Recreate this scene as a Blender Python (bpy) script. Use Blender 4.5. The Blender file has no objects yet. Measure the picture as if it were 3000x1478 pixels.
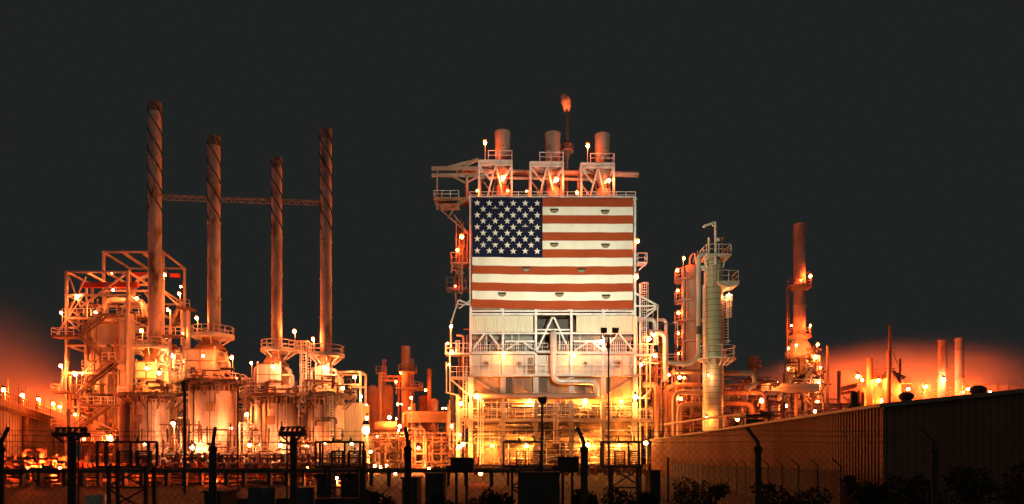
import bpy, math, random
from mathutils import Vector
R = math.radians
PI = math.pi
scene = bpy.context.scene
col = scene.collection

# ------------------------------------------------------------------ camera
F, U0, VH, CH = 2000.0, 1500.0, 1339.0, 3.0      # focal length in photo pixels, principal column, horizon row, eye height
cam_data = bpy.data.cameras.new('camera')
cam = bpy.data.objects.new('camera', cam_data)
col.objects.link(cam)
cam.location = (0, 0, CH)
cam.rotation_euler = (R(90), 0, 0)
cam_data.sensor_width = 36
cam_data.lens = 36 * F / 3000
cam_data.shift_y = (VH - 739) / 3000
cam_data.clip_start = 0.1
cam_data.clip_end = 5000
scene.camera = cam

# ------------------------------------------------------------------ night sky and exposure
world = bpy.data.worlds.new('World')
scene.world = world
world.use_nodes = True
wn, wl = world.node_tree.nodes, world.node_tree.links
bg = wn['Background']
tc = wn.new('ShaderNodeTexCoord')
sp = wn.new('ShaderNodeSeparateXYZ')
mr = wn.new('ShaderNodeMapRange')
wl.new(tc.outputs['Generated'], sp.inputs[0])
wl.new(sp.outputs['Y'], mr.inputs['Value'])
mr.inputs['From Min'].default_value = -0.1
mr.inputs['From Max'].default_value = -0.9
mr.inputs['To Min'].default_value = 0.0
mr.inputs['To Max'].default_value = 1.0
mx = wn.new('ShaderNodeMix')
mx.data_type = 'RGBA'
wl.new(mr.outputs[0], mx.inputs[0])
mx.inputs[6].default_value = (0.0145, 0.0162, 0.0152, 1)      # night sky over the plant
mx.inputs[7].default_value = (.078, .080, .073, 1)         # added fill: sky brightened behind the camera to lift the silhouettes
wl.new(mx.outputs[2], bg.inputs['Color'])
bg.inputs['Strength'].default_value = 1.0
vs = scene.view_settings
vs.view_transform = 'Standard'
vs.look = 'None'
vs.exposure = 0
vs.gamma = 1
vs.use_curve_mapping = False
scene.cycles.max_bounces = 5
scene.cycles.diffuse_bounces = 1
scene.cycles.volume_bounces = 3
scene.cycles.sample_clamp_indirect = 3
scene.cycles.caustics_reflective = False
scene.cycles.caustics_refractive = False
LAMP_GAIN = 1.1

# ------------------------------------------------------------------ helpers
def P(u, v, Y):
    return Vector(((u - U0) / F * Y, Y, CH + (VH - v) / F * Y))
def X(u, Y): return (u - U0) / F * Y
def Z(v, Y): return CH + (VH - v) / F * Y
def S(px, Y): return px * Y / F

def fillet(pts, rad, n=5):
    pts = [Vector(p) for p in pts]
    if len(pts) < 3: return pts
    out = [pts[0]]
    for a, b, c in zip(pts, pts[1:], pts[2:]):
        d1, d2 = (a - b), (c - b)
        l = min(rad, d1.length * .48, d2.length * .48)
        p, q = b + d1.normalized() * l, b + d2.normalized() * l
        for k in range(n + 1):
            t = k / n
            out.append(p * (1 - t) ** 2 + b * 2 * t * (1 - t) + q * t * t)
    out.append(pts[-1])
    return out

class MB:
    def __init__(s): s.v, s.f, s.m, s.sm, s.cur = [], [], [], [], 0
    def add(s, vs_, fs, smooth=False):
        o = len(s.v)
        s.v += [tuple(p) for p in vs_]
        s.f += [tuple(i + o for i in f) for f in fs]
        s.m += [s.cur] * len(fs)
        s.sm += [smooth] * len(fs)
        return s
    def box(s, x0, x1, y0, y1, z0, z1):
        v = [(x, y, z) for z in (z0, z1) for y in (y0, y1) for x in (x0, x1)]
        return s.add(v, [(0, 2, 3, 1), (4, 5, 7, 6), (0, 1, 5, 4), (2, 6, 7, 3), (0, 4, 6, 2), (1, 3, 7, 5)])
    def beam(s, p, q, w, h=None):
        h = h or w
        p, q = Vector(p), Vector(q)
        d = (q - p).normalized()
        up = Vector((0, 0, 1)) if abs(d.z) < .95 else Vector((0, 1, 0))
        a = d.cross(up).normalized() * w / 2
        b = a.cross(d).normalized() * h / 2
        v = [c + i * a + j * b for c in (p, q) for i, j in ((-1, -1), (1, -1), (1, 1), (-1, 1))]
        return s.add(v, [(0, 1, 2, 3), (7, 6, 5, 4), (0, 4, 5, 1), (1, 5, 6, 2), (2, 6, 7, 3), (3, 7, 4, 0)])
    def path(s, pts, r, n=8, r2=None, smooth=True):
        pts = [Vector(p) for p in pts]
        m = len(pts)
        vs_, fs = [], []
        d0 = (pts[1] - pts[0]).normalized()
        ref = Vector((0, 0, 1)) if abs(d0.z) < .9 else Vector((1, 0, 0))
        a = d0.cross(ref).normalized()
        for k in range(m):
            if k == 0: d = d0
            elif k == m - 1: d = (pts[k] - pts[k - 1]).normalized()
            else: d = ((pts[k + 1] - pts[k]).normalized() + (pts[k] - pts[k - 1]).normalized()).normalized()
            a = (a - d * a.dot(d)).normalized()
            b = d.cross(a)
            rr = r if r2 is None else r + (r2 - r) * k / (m - 1)
            for j in range(n):
                t = 2 * PI * j / n
                vs_.append(pts[k] + (a * math.cos(t) + b * math.sin(t)) * rr)
        for k in range(m - 1):
            for j in range(n):
                j2 = (j + 1) % n
                fs.append((k * n + j, k * n + j2, (k + 1) * n + j2, (k + 1) * n + j))
        s.add(vs_, fs, smooth)
        s.add(vs_[:n], [tuple(reversed(range(n)))])
        s.add(vs_[-n:], [tuple(range(n))])
        return s
    def tube(s, p, q, r, n=8, r2=None): return s.path([p, q], r, n, r2)
    def pipe(s, pts, r, n=10, fil=None): return s.path(fillet(pts, fil or r * 3), r, n)
    def lathe(s, cx, cy, prof, n=28, smooth=True, a0=0.0, a1=2 * PI):
        """surface of revolution; the profile is split wherever it turns sharply so that creases stay crisp"""
        full = abs(a1 - a0 - 2 * PI) < 1e-6
        k = n if full else n + 1
        runs, cur = [], [prof[0]]
        for i in range(1, len(prof)):
            cur.append(prof[i])
            if i < len(prof) - 1:
                t0 = math.atan2(prof[i][1] - prof[i - 1][1], prof[i][0] - prof[i - 1][0])
                t1 = math.atan2(prof[i + 1][1] - prof[i][1], prof[i + 1][0] - prof[i][0])
                d = abs((t1 - t0 + PI) % (2 * PI) - PI)
                if d > R(32): runs.append(cur); cur = [prof[i]]
        runs.append(cur)
        for run in runs:
            vs_, fs = [], []
            for r, z in run:
                for j in range(k):
                    t = a0 + (a1 - a0) * j / n
                    vs_.append((cx + r * math.cos(t), cy + r * math.sin(t), z))
            for i in range(len(run) - 1):
                for j in range(n):
                    j2 = (j + 1) % k if full else j + 1
                    fs.append((i * k + j, i * k + j2, (i + 1) * k + j2, (i + 1) * k + j))
            s.add(vs_, fs, smooth)
        return s
    def ring(s, cx, cy, r0, r1, z0, z1, n=24, a0=0.0, a1=2 * PI):
        return s.lathe(cx, cy, [(r0, z0), (r1, z0), (r1, z1), (r0, z1), (r0, z0)], n, False, a0, a1)
    def cyl(s, cx, cy, r, z0, z1, n=28):
        return s.lathe(cx, cy, [(0, z0), (r, z0), (r, z0 + 1e-3), (r, z1 - 1e-3), (r, z1), (0, z1)], n)
    def rail(s, pts, h=1.1, r=.055, step=1.6, mid=1, closed=False):
        pts = [Vector(p) for p in pts]
        if closed: pts = pts + [pts[0]]
        acc = 0
        for i, (a, b) in enumerate(zip(pts, pts[1:])):
            L = (b - a).length
            for k in range(mid + 1):
                z = Vector((0, 0, h * (k + 1) / (mid + 1)))
                s.tube(a + z, b + z, r * (1 if k == mid else .8), 5)
            if i == 0:
                s.tube(a, a + Vector((0, 0, h)), r, 5)
            acc += L
            nn = int(L // step)
            if nn > 1:
                for j in range(1, nn):
                    p = a.lerp(b, j / nn)
                    s.tube(p, p + Vector((0, 0, h)), r, 5)
            if acc >= step or i == len(pts) - 2:
                s.tube(b, b + Vector((0, 0, h)), r, 5)
                acc = 0
        return s
    def ladder(s, p, q, w=.55, r=.05, cage=False):
        p, q = Vector(p), Vector(q)
        for sx in (-1, 1):
            s.tube(p + Vector((sx * w / 2, 0, 0)), q + Vector((sx * w / 2, 0, 0)), r, 5)
        n = max(2, int((q - p).length / .45))
        for k in range(n + 1):
            c = p.lerp(q, k / n)
            s.tube(c - Vector((w / 2, 0, 0)), c + Vector((w / 2, 0, 0)), r * .7, 4)
        if cage:
            m = max(2, int((q - p).length / 1.6))
            ang = [R(180 + 180 * j / 5) for j in range(6)]
            for k in range(m + 1):
                c = p.lerp(q, k / m)
                s.path([c + Vector((math.cos(t) * w * .8, math.sin(t) * w * 1.3, 0)) for t in ang], r * .8, 4)
            for t in ang[1:5:1]:
                o = Vector((math.cos(t) * w * .8, math.sin(t) * w * 1.3, 0))
                s.tube(p + o, q + o, r * .6, 4)
        return s
    def stair(s, p, q, w=1.0, rail=True, y=None):
        p, q = Vector(p), Vector(q)
        for sy in (0, 1):
            o = Vector((0, sy * w, 0))
            s.beam(p + o, q + o, .09, .34)
            if rail:
                up = Vector((0, 0, 1.05))
                s.tube(p + o + up, q + o + up, .05, 5)
                s.tube(p + o + up * .55, q + o + up * .55, .04, 5)
                for k in range(5):
                    c = p.lerp(q, k / 4) + o
                    s.tube(c, c + up, .045, 5)
        n = max(4, int(abs(q.z - p.z) / .28))
        for k in range(1, n):
            c = p.lerp(q, k / n)
            s.box(c.x - .16, c.x + .16, c.y + .05, c.y + w - .05, c.z - .03, c.z + .02)
        return s
    def prism(s, poly, y0, y1):          # polygon in x,z, extruded along y
        n = len(poly)
        v = [(x, y0, z) for x, z in poly] + [(x, y1, z) for x, z in poly]
        f = [tuple(range(n)), tuple(reversed(range(n, 2 * n)))]
        f += [(i, i + n, (i + 1) % n + n, (i + 1) % n) for i in range(n)]
        return s.add(v, f)
    def build(s, name, mats, parent=None, label=None):
        me = bpy.data.meshes.new(name)
        me.from_pydata(s.v, [], s.f)
        for m in (mats if isinstance(mats, (list, tuple)) else [mats]): me.materials.append(m)
        me.polygons.foreach_set('material_index', s.m)
        me.polygons.foreach_set('use_smooth', s.sm)
        me.update()
        o = bpy.data.objects.new(name, me)
        col.objects.link(o)
        if parent:
            o.parent = parent
            off = Vector((0, 0, 0))
            q = parent
            while q: off += q.location; q = q.parent
            o.location = -off
        if label: o['label'] = label
        return o

def tag(o, label, cat, group=None, kind=None):
    o['label'] = label
    o['category'] = cat
    if group: o['group'] = group
    if kind: o['kind'] = kind
    return o
def thing(name, label, cat, loc, group=None):
    o = bpy.data.objects.new(name, None)
    o.empty_display_size = .5
    col.objects.link(o)
    o.location = loc
    return tag(o, label, cat, group)
def copy_tree(o, parent=None):
    c = o.copy()
    col.objects.link(c)
    if parent: c.parent = parent
    for ch in list(o.children): copy_tree(ch, c)
    return c
def place_copy(o, loc, label):
    c = copy_tree(o)
    c.location = loc
    c['label'] = label
    return c

# ------------------------------------------------------------------ materials
def mat(name, c, rough=.55, metal=0.0, c2=None, scale=.6, lo=.4, hi=.65, stretch=(1, 1, 1), bump=0.0, bscale=20, streak=None, spec=.5):
    m = bpy.data.materials.new(name)
    m.use_nodes = True
    nt = m.node_tree
    b = nt.nodes['Principled BSDF']
    b.inputs['Roughness'].default_value = rough
    b.inputs['Metallic'].default_value = metal
    b.inputs['Specular IOR Level'].default_value = spec
    b.inputs['Base Color'].default_value = (*c, 1)
    if c2 or bump:
        t = nt.nodes.new('ShaderNodeTexCoord')
        mp = nt.nodes.new('ShaderNodeMapping')
        mp.inputs['Scale'].default_value = stretch
        nt.links.new(t.outputs['Object'], mp.inputs[0])
    if c2:
        nz = nt.nodes.new('ShaderNodeTexNoise')
        nz.inputs['Scale'].default_value = scale
        nz.inputs['Detail'].default_value = 8
        nz.inputs['Roughness'].default_value = .65
        nt.links.new(mp.outputs[0], nz.inputs['Vector'])
        r = nt.nodes.new('ShaderNodeMapRange')
        r.inputs['From Min'].default_value = lo
        r.inputs['From Max'].default_value = hi
        nt.links.new(nz.outputs['Fac'], r.inputs['Value'])
        k = nt.nodes.new('ShaderNodeMix')
        k.data_type = 'RGBA'
        k.inputs[6].default_value = (*c, 1)
        k.inputs[7].default_value = (*c2, 1)
        nt.links.new(r.outputs[0], k.inputs[0])
        nt.links.new(k.outputs[2], b.inputs['Base Color'])
        rr = nt.nodes.new('ShaderNodeMapRange')
        rr.inputs['To Min'].default_value = max(.05, rough - .12)
        rr.inputs['To Max'].default_value = min(1, rough + .15)
        nt.links.new(nz.outputs['Fac'], rr.inputs['Value'])
        nt.links.new(rr.outputs[0], b.inputs['Roughness'])
    if bump:
        n2 = nt.nodes.new('ShaderNodeTexNoise')
        n2.inputs['Scale'].default_value = bscale
        n2.inputs['Detail'].default_value = 5
        nt.links.new(t.outputs['Object'], n2.inputs['Vector'])
        bp = nt.nodes.new('ShaderNodeBump')
        bp.inputs['Strength'].default_value = bump
        bp.inputs['Distance'].default_value = .1
        nt.links.new(n2.outputs['Fac'], bp.inputs['Height'])
        nt.links.new(bp.outputs[0], b.inputs['Normal'])
    return m
def glow(name, c, strength):
    m = bpy.data.materials.new(name)
    m.use_nodes = True
    nt = m.node_tree
    nt.nodes.remove(nt.nodes['Principled BSDF'])
    e = nt.nodes.new('ShaderNodeEmission')
    e.inputs[0].default_value = (*c, 1)
    e.inputs[1].default_value = strength
    nt.links.new(e.outputs[0], nt.nodes['Material Output'].inputs[0])
    return m
def steam(name, c, density, prof, soft=.3, wob=.25, aniso=.0):
    """soft-edged steam: density falls to nothing above a height profile along the cloud, torn by noise"""
    m = bpy.data.materials.new(name)
    m.use_nodes = True
    nt = m.node_tree; N, K = nt.nodes, nt.links
    N.remove(N['Principled BSDF'])
    def math_(op, a, b=None, clamp=False):
        q = N.new('ShaderNodeMath'); q.operation = op; q.use_clamp = clamp
        for i, v in enumerate((a, b)):
            if v is None: continue
            if isinstance(v, (int, float)): q.inputs[i].default_value = v
            else: K.new(v, q.inputs[i])
        return q.outputs[0]
    t = N.new('ShaderNodeTexCoord'); sp = N.new('ShaderNodeSeparateXYZ'); K.new(t.outputs['Generated'], sp.inputs[0])
    fc = N.new('ShaderNodeFloatCurve'); K.new(sp.outputs['X'], fc.inputs['Value'])
    cv = fc.mapping.curves[0]
    for i, (x, y) in enumerate(prof):
        if i < 2: cv.points[i].location = (x, y) if i == 0 else prof[-1]
    for x, y in prof[1:-1]: cv.points.new(x, y)
    fc.mapping.update()
    nz = N.new('ShaderNodeTexNoise'); nz.inputs['Scale'].default_value = .045; nz.inputs['Detail'].default_value = 4
    mp = N.new('ShaderNodeMapping'); mp.inputs['Scale'].default_value = (.6, 1, 1.4); K.new(t.outputs['Object'], mp.inputs[0]); K.new(mp.outputs[0], nz.inputs['Vector'])
    h = math_('SUBTRACT', fc.outputs[0], sp.outputs['Z'])
    h = math_('ADD', h, math_('MULTIPLY', math_('SUBTRACT', nz.outputs['Fac'], .5), wob))
    f = math_('DIVIDE', h, soft, True)
    f = math_('MULTIPLY', f, f)
    yy = math_('SUBTRACT', math_('MULTIPLY', sp.outputs['Y'], 2), 1)
    fy = math_('SUBTRACT', 1, math_('MULTIPLY', yy, yy), True)
    d = math_('MULTIPLY', math_('MULTIPLY', f, fy), density)
    e = N.new('ShaderNodeVolumePrincipled')
    e.inputs['Color'].default_value = (*c, 1)
    e.inputs['Anisotropy'].default_value = aniso
    K.new(d, e.inputs['Density'])
    K.new(e.outputs[0], N['Material Output'].inputs['Volume'])
    return m

M = dict(
    paint=mat('pale_steel_paint', (.52, .49, .45), .5, 0, (.28, .22, .17), .35, .45, .75, (1, 1, .5)),
    rail=mat('galvanised_rail', (.68, .67, .63), .5, .1, (.50, .44, .37), .8),
    deckp=mat('grimy_deck_steel', (.20, .15, .11), .7, 0, (.10, .07, .05), .8),
    vessel=mat('aluminium_vessel_paint', (.44, .38, .33), .5, .1, (.12, .08, .055), .5, .45, .66, (1, 1, .16), .15, 1.2),
    lag=mat('insulation_cladding', (.52, .49, .45), .4, .3, (.33, .28, .24), .5, .4, .7, (1, 1, .4), .1, 2),
    colm=mat('column_cladding', (.50, .48, .34), .4, .2, (.40, .38, .27), .5, .4, .7, (1, 1, .4), .1, 2),
    stack=mat('weathered_stack_steel', (.62, .51, .42), .6, 0, (.14, .08, .05), .55, .46, .64, (1, 1, .35), .2, 1.5),
    palestack=mat('pale_stack_steel', (.58, .48, .42), .6, 0, (.28, .2, .15), .4, .45, .7, (1, 1, .4), .1, 1.5),
    flue=mat('grey_flue_steel', (.22, .22, .18), .6, .1, (.15, .14, .11), .4, .4, .7, (1, 1, .4)),
    rust=mat('rusty_steel', (.30, .15, .08), .75, 0, (.14, .07, .04), .8),
    orange=mat('oxide_coated_steel', (.40, .27, .19), .6, 0, (.28, .15, .09), .3, .42, .7, (1, 1, .3)),
    red=mat('red_crane_paint', (.55, .06, .03), .5, 0, (.35, .05, .03), .8),
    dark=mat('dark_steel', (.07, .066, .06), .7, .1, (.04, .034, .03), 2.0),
    black=mat('blackened_wood', (.085, .082, .078), .9, 0, (.055, .052, .048), 4, .4, .6, (1, 1, .1), spec=.08),
    cream=mat('cream_cladding', (.58, .55, .40), .5, 0, (.50, .46, .33), .25, .4, .7, (1, 1, .3)),
    soot=mat('sooty_stack_tip', (.30, .25, .20), .8, 0, (.14, .11, .09), 1.2),
    panel=mat('furnace_wall_panel', (.26, .17, .10), .6, 0, (.10, .06, .035), .3, .44, .72, (1, 1, .4), .15, 1),
    pale=mat('pale_wall_panel', (.50, .45, .38), .6, 0, (.30, .24, .18), .25, .5, .8, (1, 1, .4), .1, 1),
    wall=mat('ribbed_wall_steel', (.27, .13, .085), .6, 0, (.18, .085, .055), .25, .4, .7, (1, 1, .3), spec=.08),
    roof=mat('roof_sheet', (.28, .2, .16), .6, 0, (.2, .14, .1), .4),
    tower=mat('cooling_tower_board', (.50, .36, .27), .7, 0, (.34, .21, .14), .3, .42, .68, (1, 1, .4), spec=.08),
    conc=mat('concrete', (.11, .10, .09), .9, 0, (.06, .055, .05), .8, bump=.2, spec=.08),
    ground=mat('oily_ground', (.030, .027, .024), .95, 0, (.018, .016, .015), .4, bump=.4, bscale=3, spec=.08),
    fw=mat('flag_white', (.74, .70, .58), .85, 0, (.58, .53, .42), .22, .42, .75, (1, 1, .35), spec=.08),
    fr=mat('flag_red', (.33, .060, .018), .85, 0, (.25, .045, .016), .15, .4, .7, spec=.08),
    fb=mat('flag_blue', (.010, .013, .034), .85, 0, (.007, .009, .025), .15, .4, .7, spec=.08),
    flap=mat('flag_vent_flap', (.16, .14, .08), .8),
    hole=mat('flag_vent_opening', (.015, .013, .01), .9),
    leaf=mat('night_foliage', (.04, .045, .028), .9, 0, (.022, .026, .015), 3, spec=.1),
    drum=mat('blue_grey_drum', (.07, .09, .095), .6, .1, (.04, .05, .05), 2),
    redp=mat('red_pipe_paint', (.45, .08, .04), .5, 0, (.3, .06, .03), 1),
)
LC = dict(sod=(1, .165, .031), deep=(1, .095, .011), amb=(1, .30, .048), white=(1, .85, .42), cream=(1, .27, .09), red=(1, .03, .01))

# ------------------------------------------------------------------ lamps
_lm = {}
def _lampmesh(key, fn, mats):
    if key not in _lm:
        b = MB(); fn(b)
        o = b.build(key[0], mats)
        _lm[key] = o.data
        bpy.data.objects.remove(o)
    return _lm[key]
def _ball(r):
    def f(b):
        b.lathe(0, 0, [(0, -r), (r * .6, -r * .8), (r * .95, -r * .3), (r * .95, r * .3), (r * .6, r * .8), (0, r)], 8)
    return f
def _hood(b):
    b.lathe(0, 0, [(.19, .24), (.17, .34), (.10, .46), (0, .48)], 10)
    b.lathe(0, 0, [(.0, .44), (.08, .42), (.15, .33), (.17, .24), (.19, .24)], 10)
def _arm(b):
    b.tube((0, 0, .46), (0, .25, .6), .045, 6)
    b.tube((0, .25, .6), (0, .95, .6), .045, 6)
def _pole(b): b.tube((0, 0, 0), (0, 0, 1), .06, 7, .05)
LAMPS = []
def lamp(u, v, Y, label, c='sod', s=1.0, k='wall', L=2.2, g=1.0, r=.165):
    """one lamp: bulb, hood and either a wall arm or a pole of L metres"""
    p = P(u, v, Y)
    base = p - Vector((0, 0, L)) if k == 'post' else p
    t = thing('lamp', label, 'lamp', base, 'lamps of the plant')
    off = p - base
    st = {'sod': 330, 'deep': 300, 'amb': 330, 'white': 420, 'cream': 330, 'red': 60}[c] * g * LAMP_GAIN * 2.1
    key = ('bulb', c, round(st), round(s, 2), r)
    if key not in _lm: _lampmesh(key, _ball(r * s), glow('lamp_glow_%s_%d' % (c, st), LC[c], st))
    b = bpy.data.objects.new('bulb', _lm[key]); b.parent = t; b.location = off; col.objects.link(b)
    h = bpy.data.objects.new('hood', _lampmesh(('hood',), _hood, M['dark'])); h.parent = t; h.location = off
    h.scale = (s, s, s); col.objects.link(h)
    if k == 'post':
        q = bpy.data.objects.new('pole', _lampmesh(('pole',), _pole, M['rail'])); q.parent = t
        q.location = (0, .12 * s + .2, 0); q.scale = (1, 1, L + .3); col.objects.link(q)
    else:
        q = bpy.data.objects.new('bracket', _lampmesh(('bracket',), _arm, M['dark'])); q.parent = t
        q.location = off; q.scale = (s, s, s); col.objects.link(q)
    LAMPS.append(t)
    return t

# ------------------------------------------------------------------ ground: low land of the plant, a bank under the roadside fence
b = MB()
xs = [-600, -300, -160, -90, -50, -30, -20, -14, -10, -7, -4, -2, 0, 2, 4, 7, 10, 14, 20, 30, 50, 90, 160, 300, 600]
ys = [-60, -20, -5, 2, 5, 8, 10, 12, 14, 16, 18, 20, 23, 26, 30, 36, 44, 55, 70, 90, 120, 160, 220, 320, 500, 900, 2000]
rnd = random.Random(3)
gv = []
for y in ys:
    for x in xs:
        t = min(1, max(0, (y - 10) / 16))
        z = 1.0 * (1 - t * t * (3 - 2 * t)) + (rnd.uniform(-.06, .06) if 0 < y < 60 else 0)
        gv.append((x, y, z))
nx = len(xs)
b.add(gv, [(j * nx + i, j * nx + i + 1, (j + 1) * nx + i + 1, (j + 1) * nx + i) for j in range(len(ys) - 1) for i in range(nx - 1)], True)
g = b.build('ground', M['ground']); g['kind'] = 'structure'; g['label'] = 'dark oily ground of the plant'; g['category'] = 'ground'

# ------------------------------------------------------------------ cooling tower row at the left edge
def wallpt(t, off=0.0):                  # t along its length, off outwards to the plant side
    a, d = Vector((-66, 82, 0)), Vector((-39, 78, 0))
    n = Vector((78, 39, 0)).normalized()
    return a + d * t + n * off
t = thing('cooling_tower', 'long orange-lit cooling tower with a railed deck at the left edge', 'cooling tower', wallpt(.5), None)
HT = 11.2
b = MB()
d = Vector((-39, 78, 0)).normalized(); nrm = Vector((78, 39, 0)).normalized()
bk = -nrm * 14
for p0, p1 in ((wallpt(0), wallpt(1)), (wallpt(1), wallpt(1) + bk), (wallpt(0) + bk, wallpt(0)), (wallpt(1) + bk, wallpt(0) + bk)):
    b.add([p0, p1, p1 + Vector((0, 0, HT)), p0 + Vector((0, 0, HT))], [(0, 1, 2, 3)])
b.add([p + Vector((0, 0, HT)) for p in (wallpt(0), wallpt(1), wallpt(1) + bk, wallpt(0) + bk)], [(0, 1, 2, 3)])
b.build('wall', M['tower'], t)
b = MB()
for k in range(41):
    p = wallpt(k / 40, .12); b.beam(p, p + Vector((0, 0, HT - 1.2)), .12)
for z in (2.4, 4.9, 7.4):
    b.beam(wallpt(0, .08) + Vector((0, 0, z)), wallpt(1, .08) + Vector((0, 0, z)), .1)
b.build('board_joint', M['tower'], t)
b = MB()
b.beam(wallpt(0, .5) + Vector((0, 0, HT - .55)), wallpt(1, .5) + Vector((0, 0, HT - .55)), 1.2, .9)
for k in range(60):
    p = wallpt((k + .5) / 60, .9); b.beam(p + Vector((0, 0, HT - 1.6)), p + Vector((0, 0, HT - 1.0)), .3)
b.build('deck_edge', M['rust'], t)
b = MB()
b.rail([wallpt(k / 50, .9) + Vector((0, 0, HT)) for k in range(51)], 1.2, .06, 1.7)
b.build('railing', M['rust'], t)
for k in range(7):
    c = wallpt(.06 + k * .148, -6.5)
    MB().lathe(c.x, c.y, [(3.4, HT), (3.0, HT + 1.0), (2.9, HT + 1.6), (3.1, HT + 2.1), (3.0, HT + 2.1), (2.75, HT + 1.6), (2.75, HT)], 20).build('fan_shroud', M['tower'], t)
b = MB()
for k in (.42,):
    p = wallpt(k, .45); b.tube(p, p + Vector((0, 0, HT - 1)), .5, 10)
b.build('riser_pipe', M['rust'], t)
for k in range(11):
    p = wallpt(.05 + k * .09, 1.0); MB().tube(p + Vector((0, 0, HT)), p + Vector((0, 0, HT + 3.2)), .06, 5).build('deck_pole', M['rust'], t)

# ------------------------------------------------------------------ process heaters with their tall stacks
def brackets(b, cx, cy, r_in, r_out, z, drop, n, w=.16):
    for k in range(n):
        a = 2 * PI * (k + .35) / n
        dx, dy = math.cos(a), math.sin(a)
        b.beam((cx + dx * r_in, cy + dy * r_in, z - drop), (cx + dx * (r_out - .1), cy + dy * (r_out - .1), z - .05), w)
def circ(cx, cy, r, z, n=24, a0=0, a1=2 * PI):
    return [Vector((cx + r * math.cos(a0 + (a1 - a0) * k / n), cy + r * math.sin(a0 + (a1 - a0) * k / n), z)) for k in range(n if abs(a1 - a0 - 2 * PI) < 1e-6 else n + 1)]
def heater(label, Y, stack, ring, box, deck, vessel, boxmat='lag', strake=True, seed=0, plain=None):
    us, rs, vt, vb = stack                 # stack centre, half width, top, bottom rows
    ur, hr, vr = ring
    bu0, bu1, bv0, bv1 = box
    ud, hd, vd = deck
    uv, hv, vv = vessel
    rn = random.Random(seed)
    cx = X(uv, Y)
    t = thing('process_heater', label, 'heater', (cx, Y, 0), 'process heaters with tall stacks')
    # vessel
    rv, zt = S(hv, Y), Z(vv, Y)
    prof = [(rv, 0)]
    z = 0
    while z + 2.6 < zt:
        z += 2.6
        prof += [(rv, z - .03), (rv + .05, z - .03), (rv + .05, z + .05), (rv, z + .05)]
    prof += [(rv, zt), (0, zt)]
    ve = MB().lathe(cx, Y, prof, 40).build('vessel', M['vessel'], t)
    b = MB()                               # man-way hatch on the vessel
    a = R(-90 + rn.uniform(-18, 18)); hx, hy = cx + math.cos(a) * rv, Y + math.sin(a) * rv
    b.box(hx - .65, hx + .65, hy - .35, hy + .3, zt - 3.3, zt - 2.0)
    b.build('hatch', M['panel'], ve)
    # slotted crown under the deck
    zd = Z(vd, Y)
    b = MB(); b.cyl(cx, Y, rv * .86, zt, zd - .25, 30)
    b.build('crown', M['deckp'], t)
    b = MB()
    for k in range(26):
        a = 2 * PI * k / 26
        p = Vector((cx + math.cos(a) * rv * .95, Y + math.sin(a) * rv * .95, zt))
        b.beam(p, p + Vector((0, 0, zd - .25 - zt)), .22)
    b.build('crown_post', M['orange'], t)
    rd = S(hd, Y); cxd = X(ud, Y)
    b = MB(); b.ring(cxd, Y, 0.05, rd, zd - .25, zd, 14)
    b.ring(cxd, Y, rd - .06, rd + .06, zd - .32, zd + .18, 14)
    brackets(b, cxd, Y, rv * 1.0, rd, zd - .25, 2.0, 12)
    dk = b.build('deck', M['deckp'], t)
    MB().rail(circ(cxd, Y, rd - .05, zd, 14), 1.25, .06, 1.2, 1, True).build('railing', M['rail'], dk)
    # lid cone and burner box
    bx0, bx1 = X(bu0, Y), X(bu1, Y); bz0, bz1 = Z(bv1, Y), Z(bv0, Y)
    bw = bx1 - bx0; bc = (bx0 + bx1) / 2
    b = MB()
    if bz0 - zd > 1.2:
        b.lathe(cx, Y, [(rv * .93, zd + .02), (rv * .9, zd + .5), (bw * .55, bz0 - .02), (0, bz0 - .02)], 24, False)
    else:
        b.cyl(cx, Y, rv * .8, zd + .01, bz0 - .02, 20)
    b.build('lid', M['orange'], t)
    b = MB(); by0, by1 = Y - bw * .5, Y + bw * .5
    b.box(bx0, bx1, by0, by1, bz0, bz1)
    bx = b.build('burner_box', M[boxmat], t)
    zm = bz0 + (bz1 - bz0) * .45
    for z in (bz0 + .12, zm, bz1 - .12): MB().beam((bx0 - .08, by0 - .06, z), (bx1 + .08, by0 - .06, z), .16).build('box_stiffener', M['rust'], bx)
    MB().beam((bc, by0 - .05, bz0), (bc, by0 - .05, bz1), .13).build('box_stiffener', M['rust'], bx)
    for y in (by0, by1):
        for x in (bx0 - .05, bx1 + .05): MB().beam((x, y, bz0), (x, y, bz1 + .3), .2).build('corner_post', M['rail'], bx)
    MB().pipe([(bx1 - .2, Y, bz1 - .7), (bx1 + 1.2, Y - .4, bz1 - .7), (bx1 + 1.2, Y - .6, zd + .02)], .3, 10, .7).build('crossover_pipe', M['lag'], t)
    MB().pipe([(bx1 - .2, Y - 1, zm), (bx1 + 1.9, Y - 1.2, zm), (bx1 + 1.9, Y - 1.2, zd + .02)], .22, 8, .5).build('crossover_pipe', M['lag'], t)
    MB().pipe([(bx0 + .2, Y - .3, bz1 - .5), (bx0 - .9, Y - .3, bz1 - .5), (bx0 - .9, Y - .5, zd + .02)], .32, 10, .8).build('crossover_pipe', M['lag'], t)
    # neck, ring platform, stack
    sx, sr = X(us, Y), S(rs, Y)
    zr = Z(vr, Y); rr = S(hr, Y); cr = X(ur, Y)
    zb = zr - .2
    b = MB(); b.lathe((sx + bc) / 2, Y, [(bw * .55, bz1 + .02), (bw * .5, bz1 + .5), (sr * 1.25, zb - .5), (sr * 1.25, zb)], 20, False)
    b.build('neck', M['rust'], t)
    b = MB(); b.ring(cr, Y, sr * .9, rr, zr - .3, zr, 22); b.ring(cr, Y, rr - .05, rr + .06, zr - .4, zr + .15, 22)
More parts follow.
